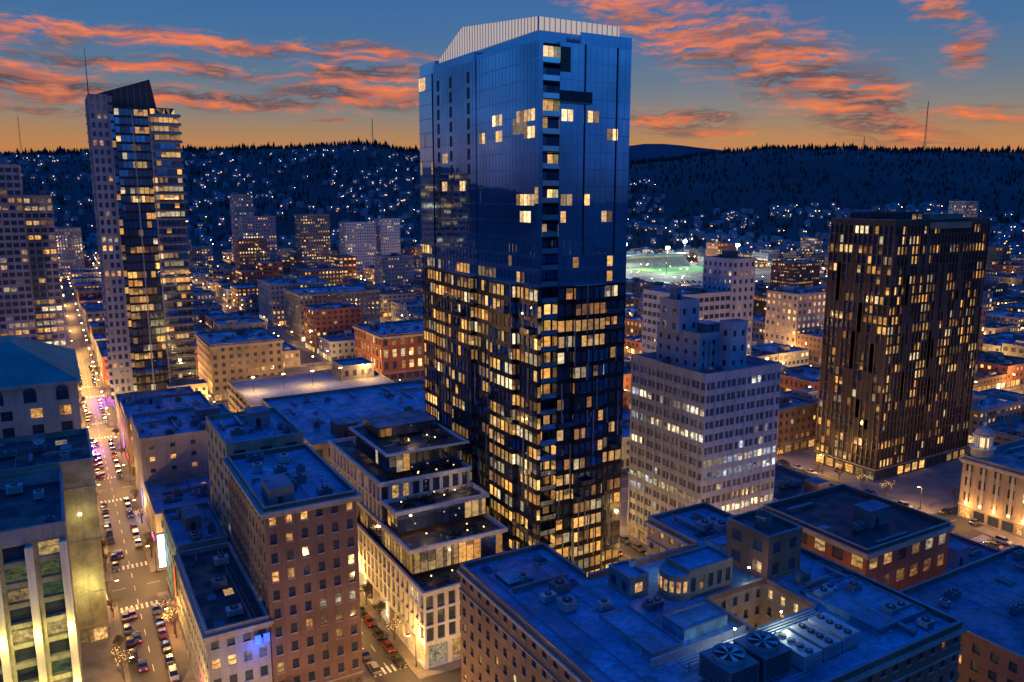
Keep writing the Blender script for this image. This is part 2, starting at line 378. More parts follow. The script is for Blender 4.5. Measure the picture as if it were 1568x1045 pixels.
    while x<x1:
        mb.face([(x+.12,y0,zb),(min(x+1.3,x1),y0,zb),(min(x+1.3,x1),y0,132.6),(x+.12,y0,132.6)],'crown_light')
        mb.box(x,y0-.14,zb,x+.12,y0,132.6,'metal_light'); x+=1.3
    mb.face([(x1,y0,T),(x1,189.6,T),(x1,189.6,130.9),(x1,176.6,136.4),(x1,y0,132.6)],'spandrel_blue')
    mb.face([(x1,189.6,T),(x0,189.6,T),(x0,189.6,130.9),(x1,189.6,130.9)],'spandrel_blue')
    mb.face([(x0,y0,132.58),(x1,y0,132.58),(x1,176.6,136.38),(x0,176.6,136.38)],'roof_dark')
    mb.face([(x0,176.6,136.38),(x1,176.6,136.38),(x1,189.6,130.88),(x0,189.6,130.88)],'roof_dark')
    mb.obj('glass_skyscraper')
skyscraper()

# ------------------------------------------------------------ terraced white office building
def shrub(mb,x,y,z,s,r):
    for _ in range(int(34*s)):
        a=r.uniform(0,6.28);d=r.random()**.5*s*.7;h=r.uniform(.1,1.0)*s
        px,py,pz=x+math.cos(a)*d,y+math.sin(a)*d,z+h
        v=[(px+r.uniform(-.25,.25),py+r.uniform(-.25,.25),pz+r.uniform(-.25,.25)) for _ in range(3)]
        mb.face(v,r.choice(['leaf','leaf','leaf_brown']))
def terraced():
    r=random.Random(5); mb=MB()
    wf=ST(fh=3.55,bw=2.6,wf=.66,hf=.84,sill=.08,dep=.55,wall='white_panel',glass='glass',lit=.22,mull='h',k=.8)
    gl=ST(fh=4.5,bw=1.8,wf=.92,hf=.86,sill=.05,dep=.08,wall='metal_dark',glass='glass_dark',lit=.35,k=.6,mull=None)
    st=dict(STORE,wall='white_panel',bw=5.2,wf=.82,hf=.85,sill=.03,dep=1.0,fh=6,lit=.9,k=1.3)
    def vol(x0,y0,x1,y1,z0,z1,s):
        for a,b in (((x0,y0),(x1,y0)),((x1,y0),(x1,y1)),((x1,y1),(x0,y1)),((x0,y1),(x0,y0))): facade(mb,*a,*b,z0,z1,s,r)
    def slab(x0,y0,x1,y1,z,t=.9,roof='roof_dark'):
        ring(mb,x0-.25,y0-.25,x1+.25,y1+.25,z,z+t,.6,'white_panel'); mb.face([(x0,y0,z+.02),(x1,y0,z+.02),(x1,y1,z+.02),(x0,y1,z+.02)],roof)
    vol(60,140,83,201,0,6,st); vol(60,140,83,201,6,16.6,wf); slab(60,140,83,201,16.6)
    vol(60.9,148,83,201,17.5,23,gl); slab(60,147,83.4,201,23)
    vol(60.02,164,83,201,23.9,32.5,wf); slab(60,163.8,83,201,32.5)
    vol(60.9,156,83,163.9,23.9,28.4,gl); slab(60.4,155.4,83.3,163.4,28.4)
    vol(64,168,83,192,33.4,38.2,gl); slab(63,167,84,193,38.2,.5)
    facade(mb,66,180,82,180,38.7,41,gl,r); mb.box(66,180.1,38.7,82,191,41.2,'metal_dark',True,'roof_grey')
    clutter(mb,64,193.5,83,200.5,32.6,r,1.5,False)
    for (x0,y0,x1,y1,z) in ((60.5,140.6,82,147,16.62),(61,148,82,155,23.02),(61,156.5,82,163,28.42),(60.8,164.6,82,167,32.52),(64,168,82,179,38.22)):
        for _ in range(10):
            a=r.uniform(1.2,3.2);b=r.uniform(.7,1.6);x=r.uniform(x0+.5,x1-a);y=r.uniform(y0+.2,max(y0+.3,y1-b))
            mb.box(x,y,z,x+a,y+b,z+.5,r.choice(['grey_panel','metal_dark','stone_tan']),False,'leaf_brown')
            for k in range(3): shrub(mb,x+a*(k+.5)/3,y+b/2,z+.4,r.uniform(.6,1.3),r)
        for _ in range(4):
            x=r.uniform(x0+1,x1-1);y=r.uniform(y0+.5,y1-.5)
            mb.box(x,y,z,x+.12,y+.12,z+.9,'metal_dark');mb.box(x-.06,y-.06,z+.9,x+.18,y+.18,z+1.1,'fairy_glow')
    for k in range(4):
        mb.box(83.1,141+k*14,18-k*.5,86.0,152+k*14,18.3-k*.5,'glass_cyan')
    facade(mb,83.3,140.6,86,140.6,0,17,gl,r); mb.face([(83,140.6,17),(86,140.6,17),(86,200,17),(83,200,17)],'roof_light')
    o=mb.obj('terraced_office_building')
    for k,(x,y,z) in enumerate([(72,143.5,19),(66,151.5,25.5),(78,159.5,31),(72,173,40.5)]):
        l=bpy.data.lights.new('terrace_light','POINT'); l.energy=380; l.color=(1,.62,.27); l.shadow_soft_size=.2
        lo=bpy.data.objects.new('terrace_light_%d'%k,l); lo.location=(x,y,z); SC.collection.objects.link(lo); lo.parent=o
terraced()

# ------------------------------------------------------------ hotel in the foreground
def hotel():
    r=random.Random(8); mb=MB(); reserve(60,60,121,123)
    st=ST(wall='brick_brown',fh=3.3,bw=3.0,wf=.38,hf=.5,lit=.3,sillbox=True)
    segs=[(60,65),(120,65),(120,123),(104,123),(104,108),(78,108),(78,123),(60,123)]
    well=[(90,80),(90,91),(104,91),(104,80)]
    for P in (segs,well):
        n=len(P)
        for i in range(n):
            a=P[i];b=P[(i+1)%n]
            s=dict(st)
            if P is well or i in (3,4,5): s.update(lit=.42,wall='stone_tan')
            facade(mb,*a,*b,0,4.4,dict(STORE,wall='stone_grey'),r); facade(mb,*a,*b,4.4,30,s,r)
            L=math.hypot(b[0]-a[0],b[1]-a[1]);dx,dy=(b[0]-a[0])/L,(b[1]-a[1])/L;nx,ny=dy,-dx
            def bx(s0,s1,d0,d1,z0,z1,m):
                p=[(a[0]+dx*s+nx*d,a[1]+dy*s+ny*d) for s,d in ((s0,d0),(s1,d0),(s1,d1),(s0,d1))]
                for q in range(4):
                    u,v=p[q],p[(q+1)%4]; mb.face([(*u,z0),(*v,z0),(*v,z1),(*u,z1)],m)
                mb.face([(*u,z1) for u in p],m);mb.face([(*u,z0) for u in p],m)
            bx(.4,L,-.4,0,30,30.9,'brick_brown'); bx(.45,L-.05,-.5,.08,30.9,31.02,'metal_grey')
            if P is segs: bx(-.3,L+.28,.01,.5,29.3,29.9,'trim_stone'); bx(-.1,L+.1,.01,.25,25.9,26.15,'trim_stone')
    for (x0,y0,x1,y1) in ((60,65,78,123),(78,91,104,108),(104,65,120,123),(78,65,104,80),(78,80,90,91)):
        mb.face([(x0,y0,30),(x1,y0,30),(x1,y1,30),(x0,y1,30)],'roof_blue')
    mb.face([(90,80,.2),(104,80,.2),(104,91,.2),(90,91,.2)],'roof_grey')
    pst=ST(wall='stone_tan',fh=4.5,bw=2.2,wf=.55,hf=.5,lit=.75,k=1.1)
    build(mb,104.5,91,113,101,30,38,ST(wall='brick_brown',lit=.1,bw=4,fh=4),r,store=False,clut=0,par=.5,roof='roof_dark')
    mb.cyl(108.5,96,38,40.2,1.5,1.5,12,'metal_grey'); mb.cyl(108.5,96,40.2,40.9,1.6,.1,12,'metal_dark')
    build(mb,88,93,98,99,30,35,pst,r,store=False,clut=0,par=.4)
    for k in range(8):
        a=k*math.pi/8;b=a+math.pi/8
        c0=(88-3*math.sin(a),96+3*math.cos(a));c1=(88-3*math.sin(b),96+3*math.cos(b))
        mb.face([(*c0,30),(*c1,30),(*c1,34.6),(*c0,34.6)],'stone_tan')
        m0=[c1[i]*.8+c0[i]*.2 for i in (0,1)];m1=[c1[i]*.2+c0[i]*.8 for i in (0,1)]
        mb.face([(m0[0]-.08,m0[1],31.6),(m1[0]-.08,m1[1],31.6),(m1[0]-.08,m1[1],33.6),(m0[0]-.08,m0[1],33.6)],'glass',litcol(r,WARM,1.2))
    mb.face([(88-3*math.sin(k*math.pi/8),96+3*math.cos(k*math.pi/8),34.6) for k in range(9)],'roof_light')
    build(mb,79.5,98,83.5,104,30,33.6,ST(wall='stone_grey',lit=.4,fh=3.6),r,store=False,clut=0,par=.3)
    build(mb,64,112,69,117,30,30.8,ST(wall='stone_grey',lit=0),r,store=False,clut=0,par=0,roof='roof_light')
    for (x0,y0,x1,y1,h) in ((71,82,77,95,1.0),(79,84,88,89,1.6),(106,70,118,84,.9),(106,104,118,108,1.2)):
        mb.box(x0,y0,30,x1,y1,30+h,'roof_light',False,'roof_blue'); ring(mb,x0,y0,x1,y1,30+h,30.3+h,.2,'metal_grey')
    mb.box(70,81,30,89,81.3,31.2,'metal_light')
    for (x,y) in ((74,69.5),(80.5,69.5)):
        mb.box(x,y,30.6,x+5.4,y+6,34.2,'metal_grey'); mb.cyl(x+2.7,y+3,34.2,35,2.2,2.35,20,'metal_light',False)
        mb.cyl(x+2.7,y+3,34.2,34.3,2.2,2.2,20,'metal_dark')
        for k in range(6):
            a=k*1.047; mb.face([(x+2.7,y+3,34.75),(x+2.7+2.1*math.cos(a),y+3+2.1*math.sin(a),34.7),(x+2.7+2.1*math.cos(a+.4),y+3+2.1*math.sin(a+.4),34.85)],'metal_light')
        for k in range(7): mb.box(x-.05,y+.4,31+k*.45,x,y+5.6,31.2+k*.45,'metal_dark'); mb.box(x+.3,y-.05,31+k*.45,x+5.1,y,31.2+k*.45,'metal_dark')
    for k in range(3): ac_unit(mb,88+k*4.6,69+k*.3,30,3.8,6.5,2.2,r)
    for k in range(4):
        mb.tube((73,77.5+k*.5,31+k*.1),(102,77.5+k*.5,31+k*.1),.16,.16,8,'metal_light')
    for k in range(7): mb.tube((74+k*4.4,77.4,30),(74+k*4.4,77.4,31.6),.08,.08,5,'metal_dark')
    for (x0,y0,x1,y1) in ((72.5,68,103,77),(105.5,86,118,90.5)):
        n=int((x1-x0)/2)
        for k in range(n+1):
            x=x0+(x1-x0)*k/n
            for y in (y0,y1): mb.tube((x,y,30),(x,y,31.2),.04,.04,4,'metal_light')
        for z in (30.6,31.2):
            for y in (y0,y1): mb.tube((x0,y,z),(x1,y,z),.035,.035,4,'metal_light')
            for x in (x0,x1): mb.tube((x,y0,z),(x,y1,z),.035,.035,4,'metal_light')
    for x in (63,67): mb.tube((x,70,30.25),(x,118,30.25),.1,.1,6,'metal_grey')
    clutter(mb,61,66,77,80,30,r,1.6,False); clutter(mb,61,96,77,122,30,r,1.8,False); clutter(mb,105,66,119,90,30,r,2.2,False); clutter(mb,105,109,119,122,30,r,2,False); clutter(mb,79,66,103,69,30,r,1,False); clutter(mb,79,92,84.5,97,30,r,2,False)
    for x,y in ((84,78.6),(94,78.6),(101,92)): mb.tube((x,y,30),(x,y,33.2),.06,.05,6,'metal_dark'); mb.box(x-.12,y-.12,33.2,x+.12,y+.12,33.4,'lamp_white')
    mb.tube((82,101,33.6),(82,101,35),.06,.06,6,'metal_light')
    for k in range(12):
        a=k*.5236;b=a+.5236; mb.face([(82,101,35.2),(82+.8*math.cos(a),100.6+.1*math.sin(a),35.2+.8*math.sin(a)),(82+.8*math.cos(b),100.6+.1*math.sin(b),35.2+.8*math.sin(b))],'metal_light')
    o=mb.obj('brick_hotel_building')
    for k,(x,y,z,e,c) in enumerate([(97,85.5,14,4200,(1,.58,.22)),(91,101,33,420,(1,.7,.35)),(84,77.5,34,700,(1,.9,.6)),(94,77.5,34,700,(.8,1,.8)),(91,115,12,4500,(1,.6,.25)),(101,92.2,33,200,(1,.7,.4))]):
        l=bpy.data.lights.new('roof_light','POINT'); l.energy=e; l.color=c; l.shadow_soft_size=.3
        lo=bpy.data.objects.new('roof_light_%d'%k,l); lo.location=(x,y,z); SC.collection.objects.link(lo); lo.parent=o
hotel()

# ------------------------------------------------------------ left residential tower with slanted top
def left_tower():
    r=random.Random(21); mb=MB(); reserve(19,379,54,412)
    a=ST(wall='grey_panel',fh=3.6,bw=2.6,wf=.55,hf=.58,lit=.22,dep=.3,mull=None,k=1.1)
    g=ST(wall='spandrel_dark',glass='glass_dark',alt='glass_curtain',fh=3.6,bw=1.9,wf=.9,hf=.72,sill=.14,dep=.1,lit=.44,jit=.015,mull=None,k=1.0)
    y0,y1=380,408
    segs=[((19,y0),(26,y0),139,a),((26,y0),(28,y0),139,g),((28,y0-1),(41,y0-1),134,g),((41,y0),(53,y0),131.7,dict(g,wall='grey_panel',hf=.6)),((53,y0),(53,y1),131.7,a),((53,y1),(19,y1),131.7,a),((19,y1),(19,y0),139,a)]
    for p,q,h,s in segs:
        facade(mb,*p,*q,5,h,s,r); facade(mb,*p,*q,0,5,dict(STORE,fh=5),r)
    mb.face([(28,y0-1,0),(28,y0-1,134),(28,y0,134),(28,y0,0)],'stone_grey');mb.face([(41,y0-1,0),(41,y0-1,134),(41,y0,134),(41,y0,0)],'stone_grey')
    mb.face([(28,y0-1,134),(41,y0-1,134),(41,y0,134),(28,y0,134)],'roof_grey')
    for p in (26,34.5,41.2): mb.box(p,y0-1.3,5,p+.5,y0-1.02,131.7,'grey_panel')
    z=8.6
    while z<131:
        mb.box(43,y0-1.6,z,53.8,y0-.02,z+.22,'concrete_light'); mb.box(43,y0-1.58,z+.22,53.8,y0-1.52,z+1.2,'glass_dark')
        mb.box(17.9,y0+6,z,18.98,y0+14,z+.22,'concrete_light'); z+=3.6
    mb.face([(19,y0,131.7),(53,y0,131.7),(53,y1,131.7),(19,y1,131.7)],'roof_grey')
    mb.box(19.02,y0+.02,131.7,27.98,y1-.02,138.9,'stone_grey',False,'roof_grey')
    q0,q1=y0+3,y1-3
    A=[(22,139.2),(43,146.5),(45.5,131.7),(22,131.7)]
    mb.face([(x,q0,z) for x,z in A[::-1]],'metal_dark'); mb.face([(x,q1,z) for x,z in A],'metal_dark')
    mb.face([(22,q0,139.2),(43,q0,146.5),(43,q1,146.5),(22,q1,139.2)],'roof_dark')
    mb.face([(43,q0,146.5),(45.5,q0,131.7),(45.5,q1,131.7),(43,q1,146.5)],'metal_dark')
    for k in range(8): mb.box(24+k*2.5,q0-.15,131.8,24.15+k*2.5,q0-.01,139.6+k*.85,'metal_grey')
    facade(mb,30,y0+1,41,y0+1,131.75,134.5,dict(g,lit=.9,fh=2.7),r); facade(mb,42,y0+1.5,52,y0+1.5,131.75,134.8,dict(g,lit=.9,fh=2.7),r)
    mb.box(42,y0+1.6,131.75,52,y1-4,134.8,'metal_dark')
    mb.tube((20.5,405,138.9),(20.5,405,161),.25,.08,6,'metal_dark')
    build(mb,40,371,56,379.8,0,14,ST(wall='stone_tan',lit=.4),r,clut=0)
    mb.obj('residential_tower')
left_tower()
def flt():
    r=random.Random(22); mb=MB(); reserve(-55,438,3,475)
    a=ST(wall='concrete_light',fh=3.4,bw=3.0,wf=.78,hf=.6,lit=.42,dep=.5,mull='v',k=1.0)
    build(mb,-50,440,-9,470,0,111,a,r,cornice=0); build(mb,-9,443,3,468,0,97,a,r,clut=.5)
    mb.box(-44,445,111,-14,465,115,'grey_panel',False,'roof_light')
    z=8
    while z<96: mb.box(3,446,z,4.3,450,z+.2,'concrete_light'); mb.box(-9,441.6,z,-2,442.98,z+.2,'concrete_light'); z+=3.4
    mb.obj('apartment_tower')
flt()

# ------------------------------------------------------------ grid office building
def gridb():
    r=random.Random(31); mb=MB(); reserve(139,143,168,175)
    s=ST(wall='silver_panel',fh=3.5,bw=1.75,wf=.88,hf=.56,sill=.22,dep=.22,lit=.08,floorlit=.24,pal=COOL,mull=None,glass='glass_silver',fins=2,fint=.28,find=.3,finmat='silver_panel',k=1.0)
    x0,y0,x1,y1=139,144,166,173
    build(mb,x0,y0,x1,y1,0,52,s,r,roof='roof_grey',par=1.6,clut=1.2,bulk=False,parmat='silver_panel')
    t=ST(wall='silver_panel',fh=3.5,bw=3.2,wf=.35,hf=.4,lit=.04)
    build(mb,x0+6,y0+9,x1-4,y1-3,52,61,t,r,store=False,clut=1.5,roof='roof_blue',bulk=True)
    build(mb,x0+5,y0+16,x0+12,y1-5,61,69,t,r,store=False,clut=.5); build(mb,x0+13,y0+5,x0+19,y0+9,52,64,t,r,store=False,clut=0)
    for k in range(3): mb.box(x0+7.5+k*1.8,y0+8.5,53,x0+8.3+k*1.8,y0+8.75,60,'metal_light')
    mb.obj('office_block_building')
    simple('white_office_building',226,250,254,275,56,ST(wall='silver_panel',lit=.12,bw=3,wf=.8),32,clut=1)
    r=random.Random(33);mb=MB(); build(mb,254.2,250,268,268,0,70,ST(wall='silver_panel',lit=.12),r); reserve(254,250,269,268); mb.obj('white_slab_tower')
gridb()

# ------------------------------------------------------------ dark right tower
def rtower():
    r=random.Random(41); mb=MB(); reserve(238,160,296,200)
    s=ST(wall='dark_cladding',glass='glass_dark',fh=3.35,bw=1.9,wf=.76,hf=.76,sill=.12,dep=.3,lit=.36,mull=None,fins=1,fint=.2,find=.28,finmat='bronze_fin',k=.95,run=.7)
    build(mb,240,165,294,190,0,88,s,r,roof='roof_grey',par=1.8,clut=1.2,bulk=False)
    g=ST(wall='metal_dark',fh=5,bw=3,wf=.8,hf=.6,lit=.2,glass='glass_dark')
    build(mb,246,170,262,187,88,92,g,r,store=False,par=.3,clut=.5,bulk=False); mb.box(264,168,88,282,186,91.5,'stone_tan',False,'roof_grey')
    mb.box(258,164.6,86.6,282,164.68,88.8,'stone_tan')
    mb.tube((256,178,92),(268,170,95.5),.15,.1,6,'metal_grey');mb.tube((262,174,92),(262,174,97),.15,.1,6,'metal_grey')
    for k in range(34):
        i=r.randint(0,27);p=240+i*1.93;z=4.4+3.35*r.randint(1,19);mb.box(p+.25,164.78,z,p+1.65,164.95,min(88,z+3.35*r.randint(2,6)),'dark_cladding')
        i=r.randint(0,12);q=165+i*1.92;z=4.4+3.35*r.randint(1,19);mb.box(239.78,q+.25,z,239.95,q+1.65,min(88,z+3.35*r.randint(2,5)),'dark_cladding')
    mb.obj('dark_glass_tower')
rtower()

# ------------------------------------------------------------ corner building with cupola
def cupola():
    r=random.Random(51); mb=MB(); reserve(232,80,300,136)
    s=ST(wall='stone_tan',fh=4.2,bw=4.2,wf=.45,hf=.6,lit=.35,cornice=.8)
    build(mb,236,95,290,133,0,18.5,s,r,cornice=.9,roof='roof_grey',par=1.2)
    for k in range(9):
        q=97+k*4.2; mb.box(235.6,q-.35,4.4,235.98,q+.35,17.3,'trim_stone'); mb.box(235.2,q-.2,5.2,235.5,q+.2,5.6,'lamp_glow')
    for k in range(10):
        p=238.5+k*4.2; mb.box(p-.35,94.6,4.4,p+.35,94.98,17.3,'trim_stone')
    cx,cy=239.5,129.5
    mb.cyl(cx,cy,19.4,22.5,3.2,3.1,12,'trim_stone');mb.cyl(cx,cy,22.5,22.9,3.6,3.6,12,'metal_light')
    for k in range(8):
        a=k*.785; mb.cyl(cx+2.4*math.cos(a),cy+2.4*math.sin(a),22.9,26.2,.3,.25,6,'white_panel')
    mb.cyl(cx,cy,22.9,26.2,1.5,1.5,10,'storelight'); mb.cyl(cx,cy,26.2,26.7,3,3,12,'white_panel')
    for k in range(5):
        a=k*.3;b=a+.3; mb.cyl(cx,cy,26.7+2.6*math.sin(a),26.7+2.6*math.sin(b),2.6*math.cos(a),max(.1,2.6*math.cos(b)),12,'trim_stone',False)
    mb.cyl(cx,cy,29.2,30.4,.5,.5,8,'white_panel');mb.tube((cx,cy,30.4),(cx,cy,33),.15,.04,6,'metal_light')
    o=mb.obj('corner_building_with_cupola')
    for k in range(5):
        l=bpy.data.lights.new('facade_light','POINT'); l.energy=1300; l.color=(1,.45,.12); l.shadow_soft_size=.2
        lo=bpy.data.objects.new('facade_light_%d'%k,l); lo.location=(234.0,98+k*8,5); SC.collection.objects.link(lo); lo.parent=o
cupola()

# ------------------------------------------------------------ other named buildings
BR=ST(wall='brick_brown',fh=3.5,bw=2.9,wf=.42,hf=.52,lit=.3,sillbox=True)
simple('tall_brick_office_building',29.2,140,46.5,174,41,BR,61,cornice=.9,clut=1.6)
simple('low_white_storefront_building',18,140,29,177,20,ST(wall='concrete_light',fh=3.7,bw=2.7,wf=.5,hf=.5,lit=.25,sillbox=True),62,cornice=.7,roof='roof_dark',clut=1.6,bulk=False)
simple('concrete_midrise_building',29.5,176,46.5,202,43,ST(wall='concrete_olive',bw=5,lit=.12),63,clut=1.6)
simple('teal_theatre_building',18,178,29,202,21,ST(wall='plaster_teal',bw=5,lit=.1),64,clut=2)
simple('plaster_lowrise_building',18,221,47,249,13,ST(wall='plaster_pink',bw=5,lit=.2),65,clut=1.4)
simple('plaster_warehouse_building',18,250,47,281,26,ST(wall='plaster_pink',bw=6,wf=.25,hf=.35,lit=.15),66,clut=1.4)
simple('brick_lowrise_building',18,299,47,330,20,ST(wall='brick_brown',lit=.35),67)
simple('tan_lowrise_building',18,331,47,359,16,ST(wall='stone_tan',lit=.35),68)
simple('department_store_building',60,219,121,281,26,ST(wall='stone_tan',fh=4.2,bw=4,wf=.6,hf=.6,lit=.55),69,clut=1.4)
simple('brick_warehouse_building',139.5,96,168,124,25,ST(wall='brick_red',fh=5,bw=4.6,wf=.6,hf=.55,lit=.45),70,roof='roof_dark',clut=.25,cornice=.6)
simple('brick_apartment_building',139,42,185,90,18,ST(wall='brick_brown',lit=.4,bw=3.2),71,roof='roof_grey',clut=2.5)
simple('courthouse_building',148,395,192,438,24,ST(wall='brick_red',fh=6.5,bw=5,wf=.5,hf=.65,lit=.6,k=1.3),72,cornice=1.0)
simple('tan_hotel_building',62,395,96,437,27,ST(wall='stone_tan',lit=.25,bw=3.6),73,cornice=.8)
simple('brick_lowrise_building',215+18,202,255,225,17,ST(wall='brick_brown',lit=.3),74)
simple('long_stone_building',143,535,200,575,32,ST(wall='stone_grey',lit=.25),75,cornice=.6)
simple('stone_school_building',143,614,190,660,31,ST(wall='concrete_light',lit=.25),76)
def leftfront():
    r=random.Random(81); mb=MB(); reserve(-80,150,4,214)
    s=ST(wall='concrete_olive',fh=3.8,bw=5.2,wf=.66,hf=.76,sill=.1,dep=1.1,lit=.42,mull='h',k=.38,pal=[(.6,.7,.15),(.35,.55,.15),(1,.65,.2)])
    build(mb,-60,154,-2,185.8,0,38.5,s,r,roof='roof_dark',clut=1,par=2.4,parmat='concrete_light')
    for k in range(12):
        p=-2.9-k*5.2
        mb.box(p-.3,153.0,0,p+.9,153.99,37.6,'pier_white')
        mb.box(p+.15,152.8,9,p+.45,152.98,9.5,'lamp_glow'); mb.box(p+.15,152.8,22,p+.45,152.98,22.4,'lamp_glow')
    st2=ST(wall='concrete_olive',bw=9,wf=.02,hf=.02,lit=0,dep=0,mull=None)
    build(mb,-60,186,4,212,0,41,st2,r,roof='roof_dark',clut=1.3,par=1.2)
    mb.box(4.0,186,3,4.5,212,3.6,'trim_stone')
    for zz in (12,24,36): mb.box(-1.9,185.85,zz,4,185.99,zz+.25,'concrete_light')
    mb.box(.2,185.8,30.1,.8,185.99,30.5,'lamp_glow')
    for x,y in ((-6,203),(-24,205),(-15,199)):
        mb.tube((x,y,41),(x,y,43),.1,.1,6,'metal_grey')
        for k in range(14):
            a=k*.4488;b=a+.4488; mb.face([(x,y+.3,43.4),(x+1.3*math.cos(a),y-.2,43.4+1.3*math.sin(a)),(x+1.3*math.cos(b),y-.2,43.4+1.3*math.sin(b))],'metal_light')
    o=mb.obj('concrete_office_building')
    for k in range(6):
        for j,z in enumerate((9,21)):
            l=bpy.data.lights.new('pier_uplight','POINT'); l.energy=1900 if j==0 else 900; l.color=(1,.78,.16); l.shadow_soft_size=.3
            lo=bpy.data.objects.new('pier_uplight_%d_%d'%(k,j),l); lo.location=(-2.6-k*5.2,151.4,z); SC.collection.objects.link(lo); lo.parent=o
    for z,e in ((30,500),(14,1500)):
        l=bpy.data.lights.new('wall_light','POINT'); l.energy=e; l.color=(1,.78,.22); l.shadow_soft_size=.3
        lo=bpy.data.objects.new('wall_light',l); lo.location=(.8,183.0,z); SC.collection.objects.link(lo); lo.parent=o
leftfront()
def arched():
    r=random.Random(82); mb=MB(); reserve(-80,220,5,280)
    x0,y0,x1,y1=-60,225,3,272
    build(mb,x0,y0,x1,y1,0,46,ST(wall='trim_stone',fh=4.2,bw=6.6,wf=.4,hf=.6,lit=.2,dep=.6),r,par=0,clut=0,cornice=0)
    facade(mb,x0,y0,x1,y0,46,51,ST(wall='trim_stone',fh=5,bw=6.8,wf=.4,hf=.5,sill=.2,lit=.3,dep=.5),r); facade(mb,x1,y0,x1,y1,46,51,ST(wall='trim_stone',fh=5,bw=6.8,wf=.4,hf=.5,lit=.3,dep=.5),r)
    facade(mb,x1,y1,x0,y1,46,51,ST(wall='trim_stone',lit=.1),r); facade(mb,x0,y1,x0,y0,46,51,ST(wall='trim_stone',lit=.1),r)
    nb=round(63/6.8);bw=63/nb
    for i in range(nb):
        c=x0+bw*(i+.5);rw=bw*.2
        pts=[(c+rw*math.cos(t*math.pi/8),y0-.05,49.52+rw*math.sin(t*math.pi/8)) for t in range(9)]
        mb.face(pts,'glass_dark')
    ring(mb,x0-.9,y0-.9,x1+.9,y1+.9,51,51.7,1.2,'trim_stone')
    cx0,cx1=x0+14,x1-14;cy=(y0+y1)/2;zr=60
    e=[(x0-.5,y0-.5,51.7),(x1+.5,y0-.5,51.7),(x1+.5,y1+.5,51.7),(x0-.5,y1+.5,51.7)];t=[(cx0,cy-6,zr),(cx1,cy-6,zr),(cx1,cy+6,zr),(cx0,cy+6,zr)]
    for i in range(4): mb.face([e[i],e[(i+1)%4],t[(i+1)%4],t[i]],'roof_teal')
    mb.face(t,'roof_teal'); mb.box(cx0+4,cy-3,zr,cx1-4,cy+3,zr+3,'grey_panel',False,'roof_grey')
    mb.obj('arched_stone_building')
arched()
def parking():
    r=random.Random(83); mb=MB(); reserve(60,299,121,346)
    x0,y0,x1,y1=60,299,121,345
    s=dict(fh=3.3,bw=7.6,wf=.93,hf=.55,sill=.38,dep=.8,wall='stone_tan',glass='glass_dark',lit=.97,k=.7,mull=None)
    for a,b in (((x0,y0),(x1,y0)),((x1,y0),(x1,y1)),((x1,y1),(x0,y1)),((x0,y1),(x0,y0))): facade(mb,*a,*b,0,19.8,s,r)
    mb.face([(x0,y0,19.8),(x1,y0,19.8),(x1,y1,19.8),(x0,y1,19.8)],'concrete_light'); ring(mb,x0,y0,x1,y1,19.8,20.9,.3,'stone_tan')
    for k in range(18): mb.box(x0+3+k*3,y0+14,19.804,x0+3.12+k*3,y0+19,19.81,'paint_white',False)
    for k in range(5): mb.tube((x0+6+k*12,y0+23,19.8),(x0+6+k*12,y0+23,26),.1,.07,6,'metal_dark'); mb.box(x0+5.4+k*12,y0+22.7,26,x0+6.6+k*12,y0+23.3,26.2,'lamp_glow')
    build(mb,104,325,118,340,19.8,25,ST(wall='stone_tan',lit=.3),r,store=False,clut=0)
    o=mb.obj('parking_garage')
    for k in range(3):
        l=bpy.data.lights.new('deck_light','POINT'); l.energy=9000; l.color=(1,.55,.18); l.shadow_soft_size=.3
        lo=bpy.data.objects.new('deck_light_%d'%k,l); lo.location=(x0+6+k*24,y0+23,25.6); SC.collection.objects.link(lo); lo.parent=o
parking()
def downtown_far():
    for nm,X,Y,w,d,h,wl,lit,sd in (('concrete_highrise',-352,1023,24,24,100,'concrete_light',.4,1),('apartment_highrise',-322,960,40,24,74,'grey_panel',.4,2),('glass_apartment_building',-255,970,36,26,76,'stone_grey',.45,3),
            ('white_hospital_building',-205,985,40,24,66,'silver_panel',.2,4),('white_hospital_building',-165,1010,26,24,70,'silver_panel',.2,5),('brick_tower_block',-290,850,30,22,52,'brick_brown',.4,6),
            ('white_highrise',540,960,24,22,92,'concrete_light',.4,7),('brick_midrise',380,900,50,30,42,'brick_red',.5,9),('brick_midrise',290,820,40,30,30,'brick_red',.4,10),
            ('concrete_highrise',-130,800,34,24,38,'concrete_light',.4,11),('apartment_highrise',-560,960,40,24,60,'grey_panel',.4,12),('brick_tower_block',-180,690,34,26,34,'brick_brown',.45,13),('brick_tower_block',430,760,34,26,44,'brick_brown',.4,14)):
        p,q=W(X,Y); simple(nm,p,q,p+w,q+d,h,ST(wall=wl,lit=lit,bw=3,k=1.4,mull=None,hf=.45),100+sd,clut=.8)
downtown_far()

